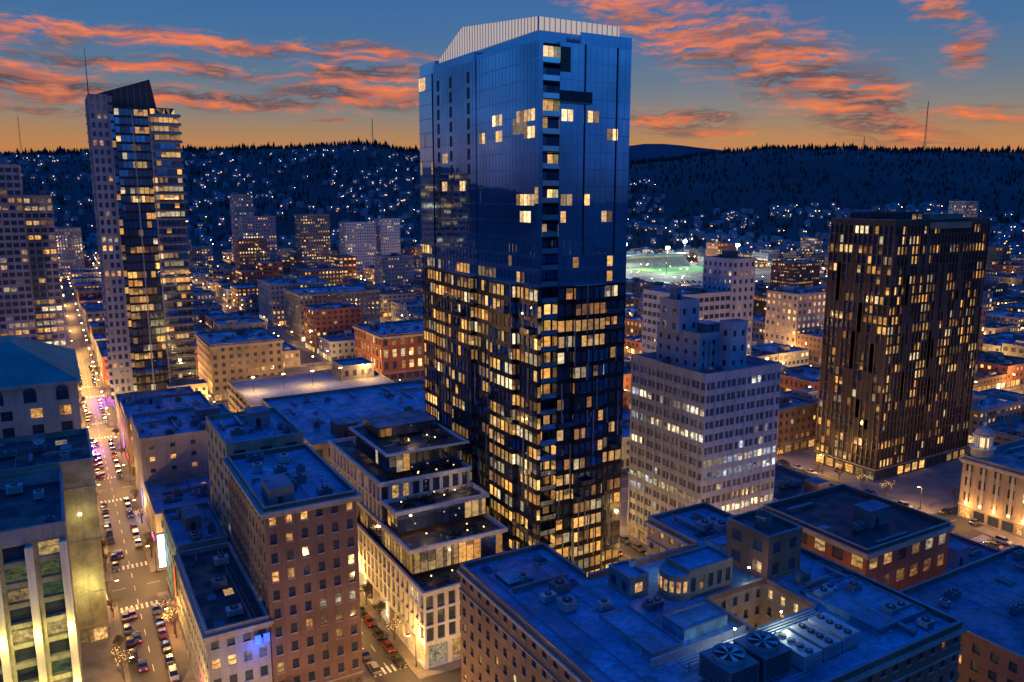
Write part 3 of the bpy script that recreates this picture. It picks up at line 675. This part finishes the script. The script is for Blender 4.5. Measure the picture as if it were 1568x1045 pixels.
# ------------------------------------------------------------ city grid fill
reserve(465,373,534,521) # park
reserve(560,600,850,915) # stadium and its parking
PB=[(-215,-154),(-136,-75),(-57,4),(18,47),(60,121),(139,200)]+[(232+79*k,293+79*k) for k in range(13)]
QB=[(-18+79*k,43+79*k) for k in range(-1,18)]
def free(x0,y0,x1,y1): return all(x1<=a or x0>=c or y1<=b or y0>=d for a,b,c,d in RES)
walls=['brick_brown','brick_red','stone_tan','stone_grey','concrete_light','plaster_pink','grey_panel','brick_brown','stone_grey','brick_red']
blocks=[]
for (a,b) in PB:
    for (c,d) in QB:
        X,Y=H((a+b)/2,(c+d)/2)
        if Y<20 or Y>1290 or abs(X)>.70*Y+95: continue
        blocks.append((a,c,b,d,X,Y))
        nx=2 if b-a>40 else 1; ny=2
        if Y>700 and b-a>40: nx=3
        for i in range(nx):
            for j in range(ny):
                r=random.Random(int(a*31+c*17+i*7+j*3))
                x0=a+(b-a)*i/nx+.3;x1=a+(b-a)*(i+1)/nx-.3;y0=c+(d-c)*j/ny+.3;y1=c+(d-c)*(j+1)/ny-.3
                x1-=r.choice([0,0,0,6]) if nx==2 else r.choice([0,4]); y1-=r.choice([0,0,5])
                if not free(x0,y0,x1,y1): continue
                k=r.random()
                if k<.12 and Y>300: continue   # open lot
                h=r.choice([7,8,9,11,12,14,15,18]) if Y>250 else r.choice([9,11,13])
                if r.random()<.07 and Y>420: h=r.uniform(24,40)
                if Y<190: h=9
                far=Y>420
                st=ST(wall=r.choice(walls),lit=r.choice([.12,.2,.35,.55]),fh=r.choice([3.4,3.8,4.2]),bw=r.choice([3,3.6,4.5]),wf=r.choice([.4,.5,.6]),hf=.5,dep=.2,k=1.5 if far else 1.1,mull=None if far else 'h')
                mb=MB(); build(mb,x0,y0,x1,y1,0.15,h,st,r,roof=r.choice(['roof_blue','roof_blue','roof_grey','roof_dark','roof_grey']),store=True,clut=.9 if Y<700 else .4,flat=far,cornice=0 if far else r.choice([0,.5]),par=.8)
                mb.obj(r.choice(['lowrise_building','brick_shop_building','office_building']) if h<25 else 'midrise_building')
mb=MB()
for a,c,b,d,X,Y in blocks:
    w=2.5; mb.box(a-w,c-w,0,b+w,d+w,.15,'pavement_concrete',False)
mb.obj('pavement')
mb=MB(); mb.face([(-15000,-15000,-.004),(15000,-15000,-.004),(15000,15000,-.004),(-15000,15000,-.004)],'ground_earth'); mb.obj('ground')
mb=MB()
mb.face([(-260,-60,0),(1300,-60,0),(1300,1450,0),(-260,1450,0)],'asphalt'); mb.obj('road')
mk=MB()
xs=[(a+b)/2 for a,b in ((4,18),(47,60),(121,139),(200,232))]; xs+=[302+79*k for k in range(6)]
for x in xs:
    y=0
    while y<700:
        mk.face([(x-.08,y,.004),(x+.08,y,.004),(x+.08,y+3,.004),(x-.08,y+3,.004)],'paint_white' if x<100 else 'paint_yellow'); y+=8
qs=[131.5]+[131.5+79*k for k in range(1,8)]+[52]
for y in qs:
    x=-50
    while x<600:
        mk.face([(x,y-.08,.008),(x+3,y-.08,.008),(x+3,y+.08,.008),(x,y+.08,.008)],'paint_white'); x+=8
for (sa,sb) in ((4,18),(47,60),(121,139),(200,232),(293,311)):
    for yq in [122.5+79*k for k in range(0,5)]:
        for yy in (yq-3.0-1.0,yq+20.5):
            x=sa+3
            while x<sb-3: mk.face([(x,yy,.012),(x+.5,yy,.012),(x+.5,yy+2.6,.012),(x,yy+2.6,.012)],'paint_white'); x+=1.1
mk.obj('road_markings')

# ------------------------------------------------------------ park and stadium
mb=MB(); mb.box(467,375,.15,532,519,.2,'grass_dark',False); 
mb.box(498,375,.2,501,519,.22,'pavement_concrete',False); mb.obj('park_lawn')
def stadium():
    mb=MB(); cx,cy=745,830
    mb.box(cx-60,cy-42,.15,cx+60,cy+42,.4,'grass_field',False)
    for k in range(11):
        mb.box(cx-50+k*10,cy-38,.41,cx-49.7+k*10,cy+38,.42,'paint_white',False)
    for s in range(8):
        z=1+s*1.6
        mb.box(cx-60,cy+44+s*2,.15,cx+60,cy+46+s*2,z,'concrete_light');mb.box(cx+62+s*2,cy-38,.15,cx+64+s*2,cy+38,z,'concrete_light')
    mb.box(cx-60,cy+61,0,cx+60,cy+64,17,'white_panel');mb.box(cx-60,cy+48,17,cx+60,cy+64,17.6,'roof_light')
    o=mb.obj('stadium')
    for k,(x,y) in enumerate([(cx-62,cy-44),(cx+61,cy-44),(cx-62,cy+43),(cx+61,cy+60)]):
        m2=MB()
        for i in range(8): m2.tube((x,y,i*4),(x,y,i*4+4),.6-.05*i,.55-.05*i,6,'metal_grey')
        m2.box(x-3.5,y-.3,32,x+3.5,y+.3,36,'metal_grey')
        for i in range(5):
            for j in range(3): m2.box(x-3.2+i*1.35,y-.6,32.3+j*1.2,x-2.2+i*1.35,y-.3,33.2+j*1.2,'lamp_white')
        f=m2.obj('stadium_floodlight')
        l=bpy.data.lights.new('flood','POINT'); l.energy=190000; l.color=(.85,1,.8); l.shadow_soft_size=1.5
        lo=bpy.data.objects.new('flood_lamp',l); lo.location=(x,y,30.5); SC.collection.objects.link(lo); lo.parent=f
stadium()

# ------------------------------------------------------------ street furniture, trees, cars
def lamp_mesh():
    mb=MB(); mb.cyl(0,0,.1,.6,.2,.16,8,'metal_dark'); mb.tube((0,0,.6),(0,0,7.2),.1,.06,8,'metal_dark')
    mb.tube((0,0,7.2),(.5,0,7.7),.05,.05,6,'metal_dark'); mb.tube((.5,0,7.7),(1.4,0,7.8),.05,.05,6,'metal_dark')
    mb.box(1.2,-.2,7.7,2.0,.2,7.9,'metal_dark'); mb.box(1.25,-.17,7.56,1.95,.17,7.7,'lamp_glow'); return mb.mesh('street_lamp')
LM=lamp_mesh()
LL=bpy.data.lights.new('lamp_light','POINT'); LL.energy=6200; LL.color=(1,.50,.11); LL.shadow_soft_size=.25
def lamp(x,y,ang,light=True,data=None):
    o=bpy.data.objects.new('street_lamp',LM); o.location=(x,y,.15); o.rotation_euler=(0,0,ang); SC.collection.objects.link(o)
    if light:
        l=bpy.data.objects.new('lamp_light',data or LL); l.location=(1.6,0,7.2); SC.collection.objects.link(l); l.parent=o
def tree_mesh(seed,lights=False,leaves=260):
    r=random.Random(seed); mb=MB(); Hh=r.uniform(7,9.5); tips=[]
    def br(A,d,L,rad,lev):
        B=A+d*L; mb.tube(A,B,rad,rad*.6,6 if lev<2 else 3,'bark')
        if lev>=4: tips.append(B); return
        for k in range({0:5,1:4,2:3,3:3}[lev]):
            nd=(d+Vector((r.uniform(-1,1),r.uniform(-1,1),r.uniform(-.15,.7)))*(.75)).normalized()
            br(A+(B-A)*r.uniform(.6,1),nd,L*r.uniform(.55,.8),rad*.55,lev+1)
    br(Vector((0,0,0)),Vector((0,0,1)),Hh*.34,.2,0)
    for _ in range(leaves):
        t=r.choice(tips)+Vector((r.gauss(0,.35),r.gauss(0,.35),r.gauss(0,.3)))
        v=[tuple(t+Vector((r.uniform(-.22,.22),r.uniform(-.22,.22),r.uniform(-.2,.2)))) for _ in range(3)]
        mb.face(v,r.choice(['leaf','leaf_brown','leaf_brown']))
    if lights:
        for _ in range(60):
            t=r.choice(tips)*r.uniform(.75,1); t=tuple(t); mb.box(t[0]-.04,t[1]-.04,t[2]-.04,t[0]+.04,t[1]+.04,t[2]+.04,'fairy_glow')
    return mb.mesh('tree')
TM=[tree_mesh(1,False,350),tree_mesh(2,True,300),tree_mesh(3,False,900),tree_mesh(4,False,350)]
def tree(x,y,s=1.0,kinds=(0,1,2,3)):
    o=bpy.data.objects.new('street_tree',TM[R.choice(kinds)]); o.location=(x,y,.12); o.rotation_euler=(0,0,R.uniform(0,6.28)); k=s*R.uniform(.8,1.2); o.scale=(k,k,k); SC.collection.objects.link(o)
def car_mesh(paint,lit,suv=False):
    mb=MB(); S=[(-2.25,.76,.38,.66),(-2.1,.86,.28,.82),(-1.2,.9,.25,.95),(.9,.9,.25,.98),(1.95,.87,.28,.94),(2.25,.78,.38,.78)]
    for (y0,w0,a0,b0),(y1,w1,a1,b1) in zip(S,S[1:]):
        for s in (-1,1):
            mb.face([(s*w0,y0,a0),(s*w1,y1,a1),(s*w1,y1,b1-.12),(s*w0,y0,b0-.12)],paint); mb.face([(s*w0,y0,b0-.12),(s*w1,y1,b1-.12),(s*(w1-.1),y1,b1),(s*(w0-.1),y0,b0)],paint)
        mb.face([(-w0+.1,y0,b0),(w0-.1,y0,b0),(w1-.1,y1,b1),(-w1+.1,y1,b1)],paint); mb.face([(-w0,y0,a0),(w0,y0,a0),(w1,y1,a1),(-w1,y1,a1)],'rubber')
    for y,w,a,b in (S[0],S[-1]): mb.face([(-w,y,a),(w,y,a),(w,y,b-.1),(-w,y,b-.1)],paint)
    zt=1.7 if suv else 1.42; yb=2.1 if suv else 1.6; yt=1.8 if suv else .95
    B=[(-.8,-1.15,.94),(.8,-1.15,.94),(.8,yb,.95),(-.8,yb,.95)];T=[(-.64,-.45,zt),(.64,-.45,zt),(.64,yt,zt),(-.64,yt,zt)]
    for i in range(4): mb.face([B[i],B[(i+1)%4],T[(i+1)%4],T[i]],'car_glass')
    mb.face(T,paint)
    for s in (-1,1): mb.tube((s*.74,.25,.95),(s*.65,.2,zt),.05,.05,4,paint)
    for y in (-1.4,1.4):
        for s in (-1,1):
            mb.tube((s*.7,y,.33),(s*.92,y,.33),.33,.33,12,'rubber'); c=[(s*.925,y+.2*math.cos(k*.785),.33+.2*math.sin(k*.785)) for k in range(8)]; mb.face(c,'metal_light'); c=[(s*.92,y+.33*math.cos(k*.5236),.33+.33*math.sin(k*.5236)) for k in range(12)]; mb.face(c,'rubber')
    for s in (-1,1):
        mb.box(min(s*.45,s*.75),-2.3,.55,max(s*.45,s*.75),-2.2,.7,'head_white' if lit else 'metal_light'); mb.box(min(s*.45,s*.75),2.2,.6,max(s*.45,s*.75),2.29,.75,'tail_red' if lit else 'paint_2')
    return mb.mesh('car')
PC=[car_mesh('paint_%d'%i,False,i%3==0) for i in (0,1,3,5,4,1,5,2)]; MC=[car_mesh('paint_%d'%i,True,i%2==0) for i in range(6)]
def car(x,y,ang,parked=True):
    o=bpy.data.objects.new('parked_car' if parked else 'moving_car',R.choice(PC if parked else MC)); o.location=(x,y,.01); o.rotation_euler=(0,0,ang+R.uniform(-.03,.03)); SC.collection.objects.link(o)
def crossq(y,m=10): return any(abs(y-c)<m for c in [131.5+79*k for k in range(-2,14)])
for (a,b,y1) in ((4,18,520),(47,60,420),(121,139,300),(200,232,330)):
    y=60
    while y<y1:
        if not crossq(y,11):
            if R.random()<.8: car(a+3.7,y,math.pi)
            if R.random()<.8: car(b-3.7,y,0)
            if R.random()<(.25 if a<100 else .3): car((a+b)/2-1.9 ,y+1,math.pi,False)
            if a==200:
                if R.random()<.5: car(a+9,y,0,R.random()<.5)
                if R.random()<.5: car(b-9,y,math.pi,R.random()<.5)
        y+=6.1
    y=88
    while y<y1+120:
        if not crossq(y,6):
            lamp(a+1.2,y,0); lamp(b-1.2,y+17,math.pi)
        y+=37
    y=70
    while y<y1+60:
        if not crossq(y,11):
            if R.random()<.5: tree(a+1.3,y,.8)
            if R.random()<.5: tree(b-1.3,y+3,.8)
        y+=9
for yc in (131.5,210.5,289.5,368.5):
    for (a,b) in ((18,47),(60,121),(139,200),(232,293),(311,372)):
        x=a+3
        while x<b-3:
            if R.random()<.6 : car(x,yc-4.6,math.pi/2)
            if R.random()<.6 : car(x,yc+4.6,-math.pi/2)
            if R.random()<.15: car(x,yc+1.5,-math.pi/2,False)
            x+=6.2
        x=a+6
        while x<b-2:
            lamp(x,yc-7.4,math.pi/2); 
            if R.random()<.7: tree(x+6,yc+7.3,.85)
            if R.random()<.6: tree(x+11,yc-7.3,.85)
            x+=33
for _ in range(150): tree(R.uniform(468,531),R.uniform(376,518),1.5,(2,0,3))
for k in range(5): lamp(R.choice([497,502]),390+k*28,0)
for i in range(17):
    for j in range(9):
        if R.random()<.6: car(572+8*i,608+12*j,0)
for _ in range(160):
    X=R.uniform(-400,520);Y=R.uniform(420,900);p,q=W(X,Y)
    k=round((p-302)/79); px=302+79*k+R.choice([-7.6,7.6]); 
    if p>240: tree(px,q,1.1,(2,0,3))
mb=MB(); pts=[]
for a,c,b,d,X,Y in blocks:
    if Y<330: continue
    for (x,y) in ((a-3,c-3),(b+3,c-3),(a-3,(c+d)/2),((a+b)/2,c-3),(b+3,d+3)):
        if R.random()<.85:
            mb.tube((x,y,0),(x,y,8),.1,.07,4,'metal_dark'); s=.35
            mb.box(x-s,y-s,8,x+s,y+s,8.35,'lamp_glow' if R.random()<.85 else 'lamp_white')
    pts.append((a-8,c-8,Y)); 
    if Y<560: pts.append(((a+b)/2,c-8,Y)); pts.append((a-8,(c+d)/2,Y))
dl=mb.obj('distant_street_lamps')
FL=bpy.data.lights.new('far_lamp','POINT'); FL.energy=17000; FL.color=(1,.48,.11); FL.shadow_soft_size=.6
for x,y,Y in pts:
    if R.random()<(.75 if Y<600 else .55):
        l=bpy.data.objects.new('far_lamp_light',FL); l.location=(x,y,8.5); SC.collection.objects.link(l); l.parent=dl
mb=MB(); mb.box(16.2,199.8,8,17.9,200.2,17,'metal_dark'); mb.box(16.3,199.7,8.3,17.8,199.79,16.7,'sign_glow'); mb.box(16.3,200.21,8.3,17.8,200.3,16.7,'sign_glow'); mb.tube((17.9,200,9),(18,200,9),.1,.1,5,'metal_dark'); mb.obj('theatre_blade_sign')
def neon(x,y,z,w,h,m):
    mb=MB(); mb.box(x-.3,y,z,x-.02,y+w,z+h,'metal_dark')
    mb.box(x-.4,y+.1,z+.1,x-.31,y+w-.1,z+h-.1,m); mb.obj('neon_sign')
neon(18,181,9,.5,7,'red_glow');neon(18,226,4.5,5,1.2,'pink_glow');neon(18,255,5,1,5,'blue_glow');neon(18,305,4.6,6,1.2,'red_glow');neon(18,320,5,1,5,'purple_glow');neon(18,145,4.6,5,1,'red_glow')
neon(60,230,4.6,6,1.2,'pink_glow'); neon(19,386,5,8,1.6,'purple_glow')
mb=MB()
for x in (26.0,27.6):
    mb.box(x,139.0,16.6,x+1.2,139.2,18.4,'metal_dark'); mb.box(x+.06,138.9,16.66,x+1.14,138.99,18.34,'blue_glow'); mb.box(x+.5,139.2,17.3,x+.7,139.98,17.5,'metal_dark')
mb.obj('blue_sign')
def acc(name,loc,e,c):
    l=bpy.data.lights.new(name,'POINT'); l.energy=e;l.color=c;l.shadow_soft_size=.3
    o=bpy.data.objects.new(name,l);o.location=loc;SC.collection.objects.link(o)
acc('blue_facade_light',(26.5,138,15.8),900,(.0,.12,1)); acc('purple_street_light',(15,425,6),14000,(.5,.05,1)); acc('purple_street_light',(9,340,5),7000,(.6,.05,1)); acc('red_sign_light',(17,184,7),2200,(1,.05,.02)); acc('white_sign_light',(15.5,199,12),900,(.6,.8,1)); acc('red_sign_light',(16.5,150,5.5),1200,(1,.05,.08)); acc('blue_sign_light',(16.5,257,6),2500,(.05,.2,1))

# ------------------------------------------------------------ hills
RP=[(-3500,180),(-2300,218),(-1625,230),(-1418,240),(-1003,246),(-700,250),(-464,266),(-300,240),(0,215),(345,203),(470,213),(614,234),(821,250),(1277,246),(1625,240),(2400,230),(3600,200)]
def ridge(X):
    for (a,u),(b,v) in zip(RP,RP[1:]):
        if a<=X<=b:
            t=(X-a)/(b-a); t=t*t*(3-2*t); return u+(v-u)*t
    return 170
def hz(X,Y):
    t=(Y-1230)/1370; t=max(0,min(1,t)); s=.35*t+.65*t*t*(3-2*t)
    n=mnoise.noise(Vector((X/330,Y/260,0)))*26+mnoise.noise(Vector((X/120,Y/110,5)))*10
    z=ridge(X)*s+n*min(1,t*5)*(1-.75*t)
    if Y>2600: z-= (Y-2600)*.12
    return max(z,-3 if t<=0 else -1)
st=50
nx=int(7000/st);ny=int(2200/st)
V=[];F=[]
for j in range(ny+1):
    for i in range(nx+1):
        X=-3500+i*st;Y=1180+j*st;p,q=W(X,Y);V.append((p,q,hz(X,Y)))
for j in range(ny):
    for i in range(nx): k=j*(nx+1)+i;F.append((k,k+1,k+nx+2,k+nx+1))
me=bpy.data.meshes.new('hills');me.from_pydata(V,[],F);me.materials.append(MATS['hill_soil']);me.polygons.foreach_set('use_smooth',[True]*len(F))
o=bpy.data.objects.new('hills',me);SC.collection.objects.link(o)
V=[];F=[]
for i in range(61):
    X=-3000+i*150; z=370+150*math.exp(-((X-1150)/700)**2)+mnoise.noise(Vector((X/500,0,3)))*50
    for Y,zz in ((6000,0),(6500,z),(7500,0)): p,q=W(X,Y);V.append((p,q,zz))
for i in range(60):
    k=i*3;F+= [(k,k+3,k+4,k+1),(k+1,k+4,k+5,k+2)]
me=bpy.data.meshes.new('mountains');me.from_pydata(V,[],F);me.materials.append(MATS['mountain_rock']);o=bpy.data.objects.new('distant_mountains',me);SC.collection.objects.link(o)
def hmask(X,Y): return mnoise.noise(Vector((X/190,Y/150,9)))
mb=MB()
def conifer(X,Y,h):
    p,q=W(X,Y);z=hz(X,Y)-1;a0=R.uniform(0,2)
    for (b,t,r0) in ((.1,.65,.26),(.4,1.0,.17)):
        rr=h*r0*R.uniform(.8,1.2)
        pts=[(p+rr*math.cos(a0+k*1.2566),q+rr*math.sin(a0+k*1.2566),z+h*b+R.uniform(-.4,.4)) for k in range(5)]
        for k in range(5): mb.face([pts[k],pts[(k+1)%5],(p,q,z+h*t)],'conifer')
for _ in range(2600):
    conifer(R.uniform(-1900,1900),R.uniform(2480,2640),R.uniform(8,17)*(1.5 if R.random()<.08 else 1))
for _ in range(7500):
    Y=1250+1300*R.random()**.8; X=R.uniform(-.75,.75)*Y
    if hmask(X,Y)>.0 and R.random()<.6: continue
    conifer(X,Y,R.uniform(6,14))
mb.obj('hillside_forest')
mb=MB()
def house(X,Y):
    p,q=W(X,Y);z=hz(X,Y)+.5; ang=math.radians(-30)+R.uniform(-.5,.5);c,s=math.cos(ang),math.sin(ang)
    w=R.uniform(7,14);d=R.uniform(6,10);h=R.uniform(5,9)
    def T(x,y,zz): return (p+c*x-s*y,q+s*x+c*y,z+zz)
    B=[(-w/2,-d/2),(w/2,-d/2),(w/2,d/2),(-w/2,d/2)]
    for i in range(4):
        a,b=B[i],B[(i+1)%4]; mb.face([T(*a,-3),T(*b,-3),T(*b,h),T(*a,h)],'house_wall')
    mb.face([T(-w/2-.4,-d/2-.4,h),T(w/2+.4,-d/2-.4,h),T(w/2+.4,0,h+2.4),T(-w/2-.4,0,h+2.4)],'roof_grey'); mb.face([T(-w/2-.4,0,h+2.4),T(w/2+.4,0,h+2.4),T(w/2+.4,d/2+.4,h),T(-w/2-.4,d/2+.4,h)],'roof_grey')
    mb.face([T(-w/2,-d/2,h),T(-w/2,d/2,h),T(-w/2,0,h+2.3)],'house_wall');mb.face([T(w/2,-d/2,h),T(w/2,d/2,h),T(w/2,0,h+2.3)],'house_wall')
    for _ in range(R.choice([0,0,1,1,2,3])):
        x=R.uniform(-w/2+.3,w/2-2);zz=R.choice([1,h-3]);cc=litcol(R,WARM*2+[(.8,.9,1)],2.0)
        ww=R.uniform(1.2,2.4); mb.face([T(x,-d/2-.05,zz),T(x+ww,-d/2-.05,zz),T(x+ww,-d/2-.05,zz+1.6),T(x,-d/2-.05,zz+1.6)],'window_light',cc)
    if R.random()<.17:
        g=T(w/2+2,-d/2,5); e=.3; mb.box(g[0]-e,g[1]-e,g[2]-e,g[0]+e,g[1]+e,g[2]+e,R.choice(['lamp_glow','lamp_glow','lamp_glow','lamp_glow','lamp_white'])); mb.tube((g[0],g[1],g[2]-8),(g[0],g[1],g[2]-e),.1,.1,3,'metal_dark')
for _ in range(3600):
    X=R.uniform(-1700,1700); 
    if X<-120: Y=1230+R.random()**1.4*1150
    elif X<350: Y=1230+R.random()**1.3*900
    else: Y=1230+R.random()**1.5*520
    if hmask(X,Y)<-.05 and R.random()<.8: continue
    if abs(X)<.72*Y: house(X,Y)
mb.obj('hillside_houses')
def mast(X,Y,h,w):
    p,q=W(X,Y);z=hz(X,Y)-2;mb=MB();n=max(6,int(h/12))
    for i in range(n):
        z0=z+h*i/n;z1=z+h*(i+1)/n;w0=w*(1-.75*i/n);w1=w*(1-.75*(i+1)/n)
        c0=[(p+a*w0,q+b*w0,z0) for a,b in ((-1,-1),(1,-1),(1,1),(-1,1))];c1=[(p+a*w1,q+b*w1,z1) for a,b in ((-1,-1),(1,-1),(1,1),(-1,1))]
        for k in range(4): mb.tube(c0[k],c1[k],.3,.3,3,'metal_dark');mb.tube(c0[k],c1[(k+1)%4],.2,.2,3,'metal_dark')
    mb.tube((p,q,z+h),(p,q,z+h*1.12),.3,.1,4,'metal_dark'); mb.obj('radio_mast')
mast(1290,2560,150,2.4); mast(-435,2560,80,2.2); mast(-1500,2500,115,2.2); mast(1100,2560,40,1.6)

# ------------------------------------------------------------ sky
w=bpy.data.worlds.new('World'); SC.world=w; w.use_nodes=True; nt=w.node_tree; nt.nodes.clear()
w.cycles.sampling_method='MANUAL'; w.cycles.sample_map_resolution=256
out=N(nt,'ShaderNodeOutputWorld');bg=N(nt,'ShaderNodeBackground');nt.links.new(bg.outputs[0],out.inputs[0])
tc=N(nt,'ShaderNodeTexCoord').outputs['Generated']
def M(op,a,b=None,c=None,clamp=False):
    n=N(nt,'ShaderNodeMath',operation=op); n.use_clamp=clamp
    for i,x in enumerate((a,b,c)):
        if x is None: continue
        if hasattr(x,'links'): nt.links.new(x,n.inputs[i])
        else: n.inputs[i].default_value=x
    return n.outputs[0]
sp=N(nt,'ShaderNodeSeparateXYZ');nt.links.new(tc,sp.inputs[0]);x,y,z=sp.outputs
Xh=M('SUBTRACT',M('MULTIPLY',x,C30),M('MULTIPLY',y,.5)); Yh=M('ADD',M('MULTIPLY',x,.5),M('MULTIPLY',y,C30))
az=M('ARCTAN2',Xh,Yh); el=M('ARCSINE',z)
def cr(f,stops):
    n=N(nt,'ShaderNodeValToRGB'); nt.links.new(f,n.inputs[0]); e=n.color_ramp.elements
    e[0].position=stops[0][0];e[0].color=(*stops[0][1],1);e[1].position=stops[1][0];e[1].color=(*stops[1][1],1)
    for p,c in stops[2:]:
        k=e.new(p);k.color=(*c,1)
    return n.outputs[0]
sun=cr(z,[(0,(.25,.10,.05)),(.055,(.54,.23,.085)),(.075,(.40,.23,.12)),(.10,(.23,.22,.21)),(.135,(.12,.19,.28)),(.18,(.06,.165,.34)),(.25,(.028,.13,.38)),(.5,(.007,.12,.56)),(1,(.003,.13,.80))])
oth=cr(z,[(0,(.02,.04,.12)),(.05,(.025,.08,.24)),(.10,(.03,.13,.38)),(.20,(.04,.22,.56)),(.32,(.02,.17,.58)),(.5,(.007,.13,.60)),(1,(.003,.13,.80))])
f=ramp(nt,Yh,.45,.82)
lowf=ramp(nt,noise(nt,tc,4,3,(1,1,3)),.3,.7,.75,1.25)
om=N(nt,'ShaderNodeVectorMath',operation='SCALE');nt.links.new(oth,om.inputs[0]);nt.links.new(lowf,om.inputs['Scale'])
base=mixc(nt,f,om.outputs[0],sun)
cv=N(nt,'ShaderNodeCombineXYZ');nt.links.new(az,cv.inputs[0]);nt.links.new(el,cv.inputs[1]); cv=cv.outputs[0]
nz=N(nt,'ShaderNodeTexNoise');nz.inputs['Scale'].default_value=11;nz.inputs['Detail'].default_value=3;nt.links.new(cv,nz.inputs['Vector'])
vm=N(nt,'ShaderNodeVectorMath',operation='MULTIPLY_ADD');nt.links.new(nz.outputs['Color'],vm.inputs[0]);vm.inputs[1].default_value=(.09,.026,0)
v2=N(nt,'ShaderNodeVectorMath',operation='SUBTRACT');nt.links.new(cv,v2.inputs[0]);v2.inputs[1].default_value=(.045,.013,0);nt.links.new(v2.outputs[0],vm.inputs[2]); wv=vm.outputs[0]
STK=[(330,66,320,10,.04,1),(575,76,80,8,.1,1),(60,50,120,14,-.1,.75),(230,100,200,9,.03,.9),(50,128,130,19,.1,1.2),(300,150,240,11,.02,1.1),(550,150,130,13,.03,1.2),(560,118,95,15,-.05,1.1),(500,186,35,2.5,0,.9),(100,168,160,7,0,.6),
     (960,5,110,12,.15,1),(1010,38,120,18,.3,1.0),(1100,70,130,28,.3,1.1),(1200,100,130,40,.35,1.2),(1290,148,110,34,.5,1.2),(1380,192,80,20,.35,1.1),(1040,184,90,12,.02,1.2),(1090,203,110,5,0,.8),(1440,8,42,15,.3,1.1),(1490,72,24,26,.4,.9),(1515,172,70,9,0,.9)]
acc_=None
for (u,v,rx,ry,sl,am) in STK:
    a=(u-784)/1220;b=(v-522)/1220;c=.984-.177*b
    a0=math.atan2(a,c);e0=math.atan2(-.177-.984*b,math.hypot(a,c))
    mp=N(nt,'ShaderNodeMapping',vector_type='TEXTURE'); nt.links.new(wv,mp.inputs[0])
    mp.inputs['Location'].default_value=(a0,e0,0);mp.inputs['Rotation'].default_value=(0,0,-sl);mp.inputs['Scale'].default_value=(rx*.00077,ry*.00077*1.3,1)
    d=N(nt,'ShaderNodeVectorMath',operation='DOT_PRODUCT');nt.links.new(mp.outputs[0],d.inputs[0]);nt.links.new(mp.outputs[0],d.inputs[1])
    g=M('MULTIPLY',M('EXPONENT',M('MULTIPLY',d.outputs['Value'],-1.0)),am)
    acc_=g if acc_ is None else M('MAXIMUM',acc_,g)
mpn=N(nt,'ShaderNodeMapping');nt.links.new(wv,mpn.inputs[0]);mpn.inputs['Rotation'].default_value=(0,0,.16);mpn.inputs['Scale'].default_value=(14,62,1)
n1=N(nt,'ShaderNodeTexNoise');n1.inputs['Scale'].default_value=2.0;n1.inputs['Detail'].default_value=6;n1.inputs['Roughness'].default_value=.66;nt.links.new(mpn.outputs[0],n1.inputs['Vector'])
cl=M('MULTIPLY',acc_,ramp(nt,n1.outputs[0],.35,.60,.0,1.8)); cl=ramp(nt,cl,.18,1.0); cl=M('MULTIPLY',cl,M('GREATER_THAN',Yh,.1))
cc=ramp(nt,noise(nt,wv,1.0,4,(9,55,1)),.40,.56); cloud=mixc(nt,cc,(.85,.18,.06),(.10,.07,.095)); cloud=mixc(nt,ramp(nt,z,.15,.26),cloud,(.62,.20,.14))
cloud=mixc(nt,ramp(nt,n1.outputs[0],.5,.7,0,.45),cloud,(1.0,.36,.17))
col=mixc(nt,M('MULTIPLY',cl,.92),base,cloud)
sky=N(nt,'ShaderNodeTexSky',sky_type='NISHITA');sky.sun_disc=False;sky.sun_elevation=math.radians(1);sky.sun_rotation=math.radians(45)
col=mixc(nt,.003,col,sky.outputs[0],'ADD')
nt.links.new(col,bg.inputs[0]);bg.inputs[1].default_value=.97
sl=bpy.data.lights.new('sun','SUN');sl.energy=.08;sl.angle=math.radians(12);sl.color=(1,.6,.4)
so=bpy.data.objects.new('sun',sl);SC.collection.objects.link(so)
so.rotation_euler=Vector((S30*.97+.1,C30*.97-.05,.10)).to_track_quat('Z','Y').to_euler()

# ------------------------------------------------------------ camera
cam=bpy.data.cameras.new('camera');cam.sensor_width=36;cam.lens=28.01;cam.clip_end=20000;cam.clip_start=1
co=bpy.data.objects.new('camera',cam);co.location=(0,0,97);co.rotation_euler=(math.radians(90-10.2),0,math.radians(-30));SC.collection.objects.link(co);SC.camera=co
SC.view_settings.view_transform='Standard';SC.view_settings.look='None';SC.view_settings.exposure=0
print('faces',sum(len(m.polygons) for m in bpy.data.meshes),'objs',len(bpy.data.objects))
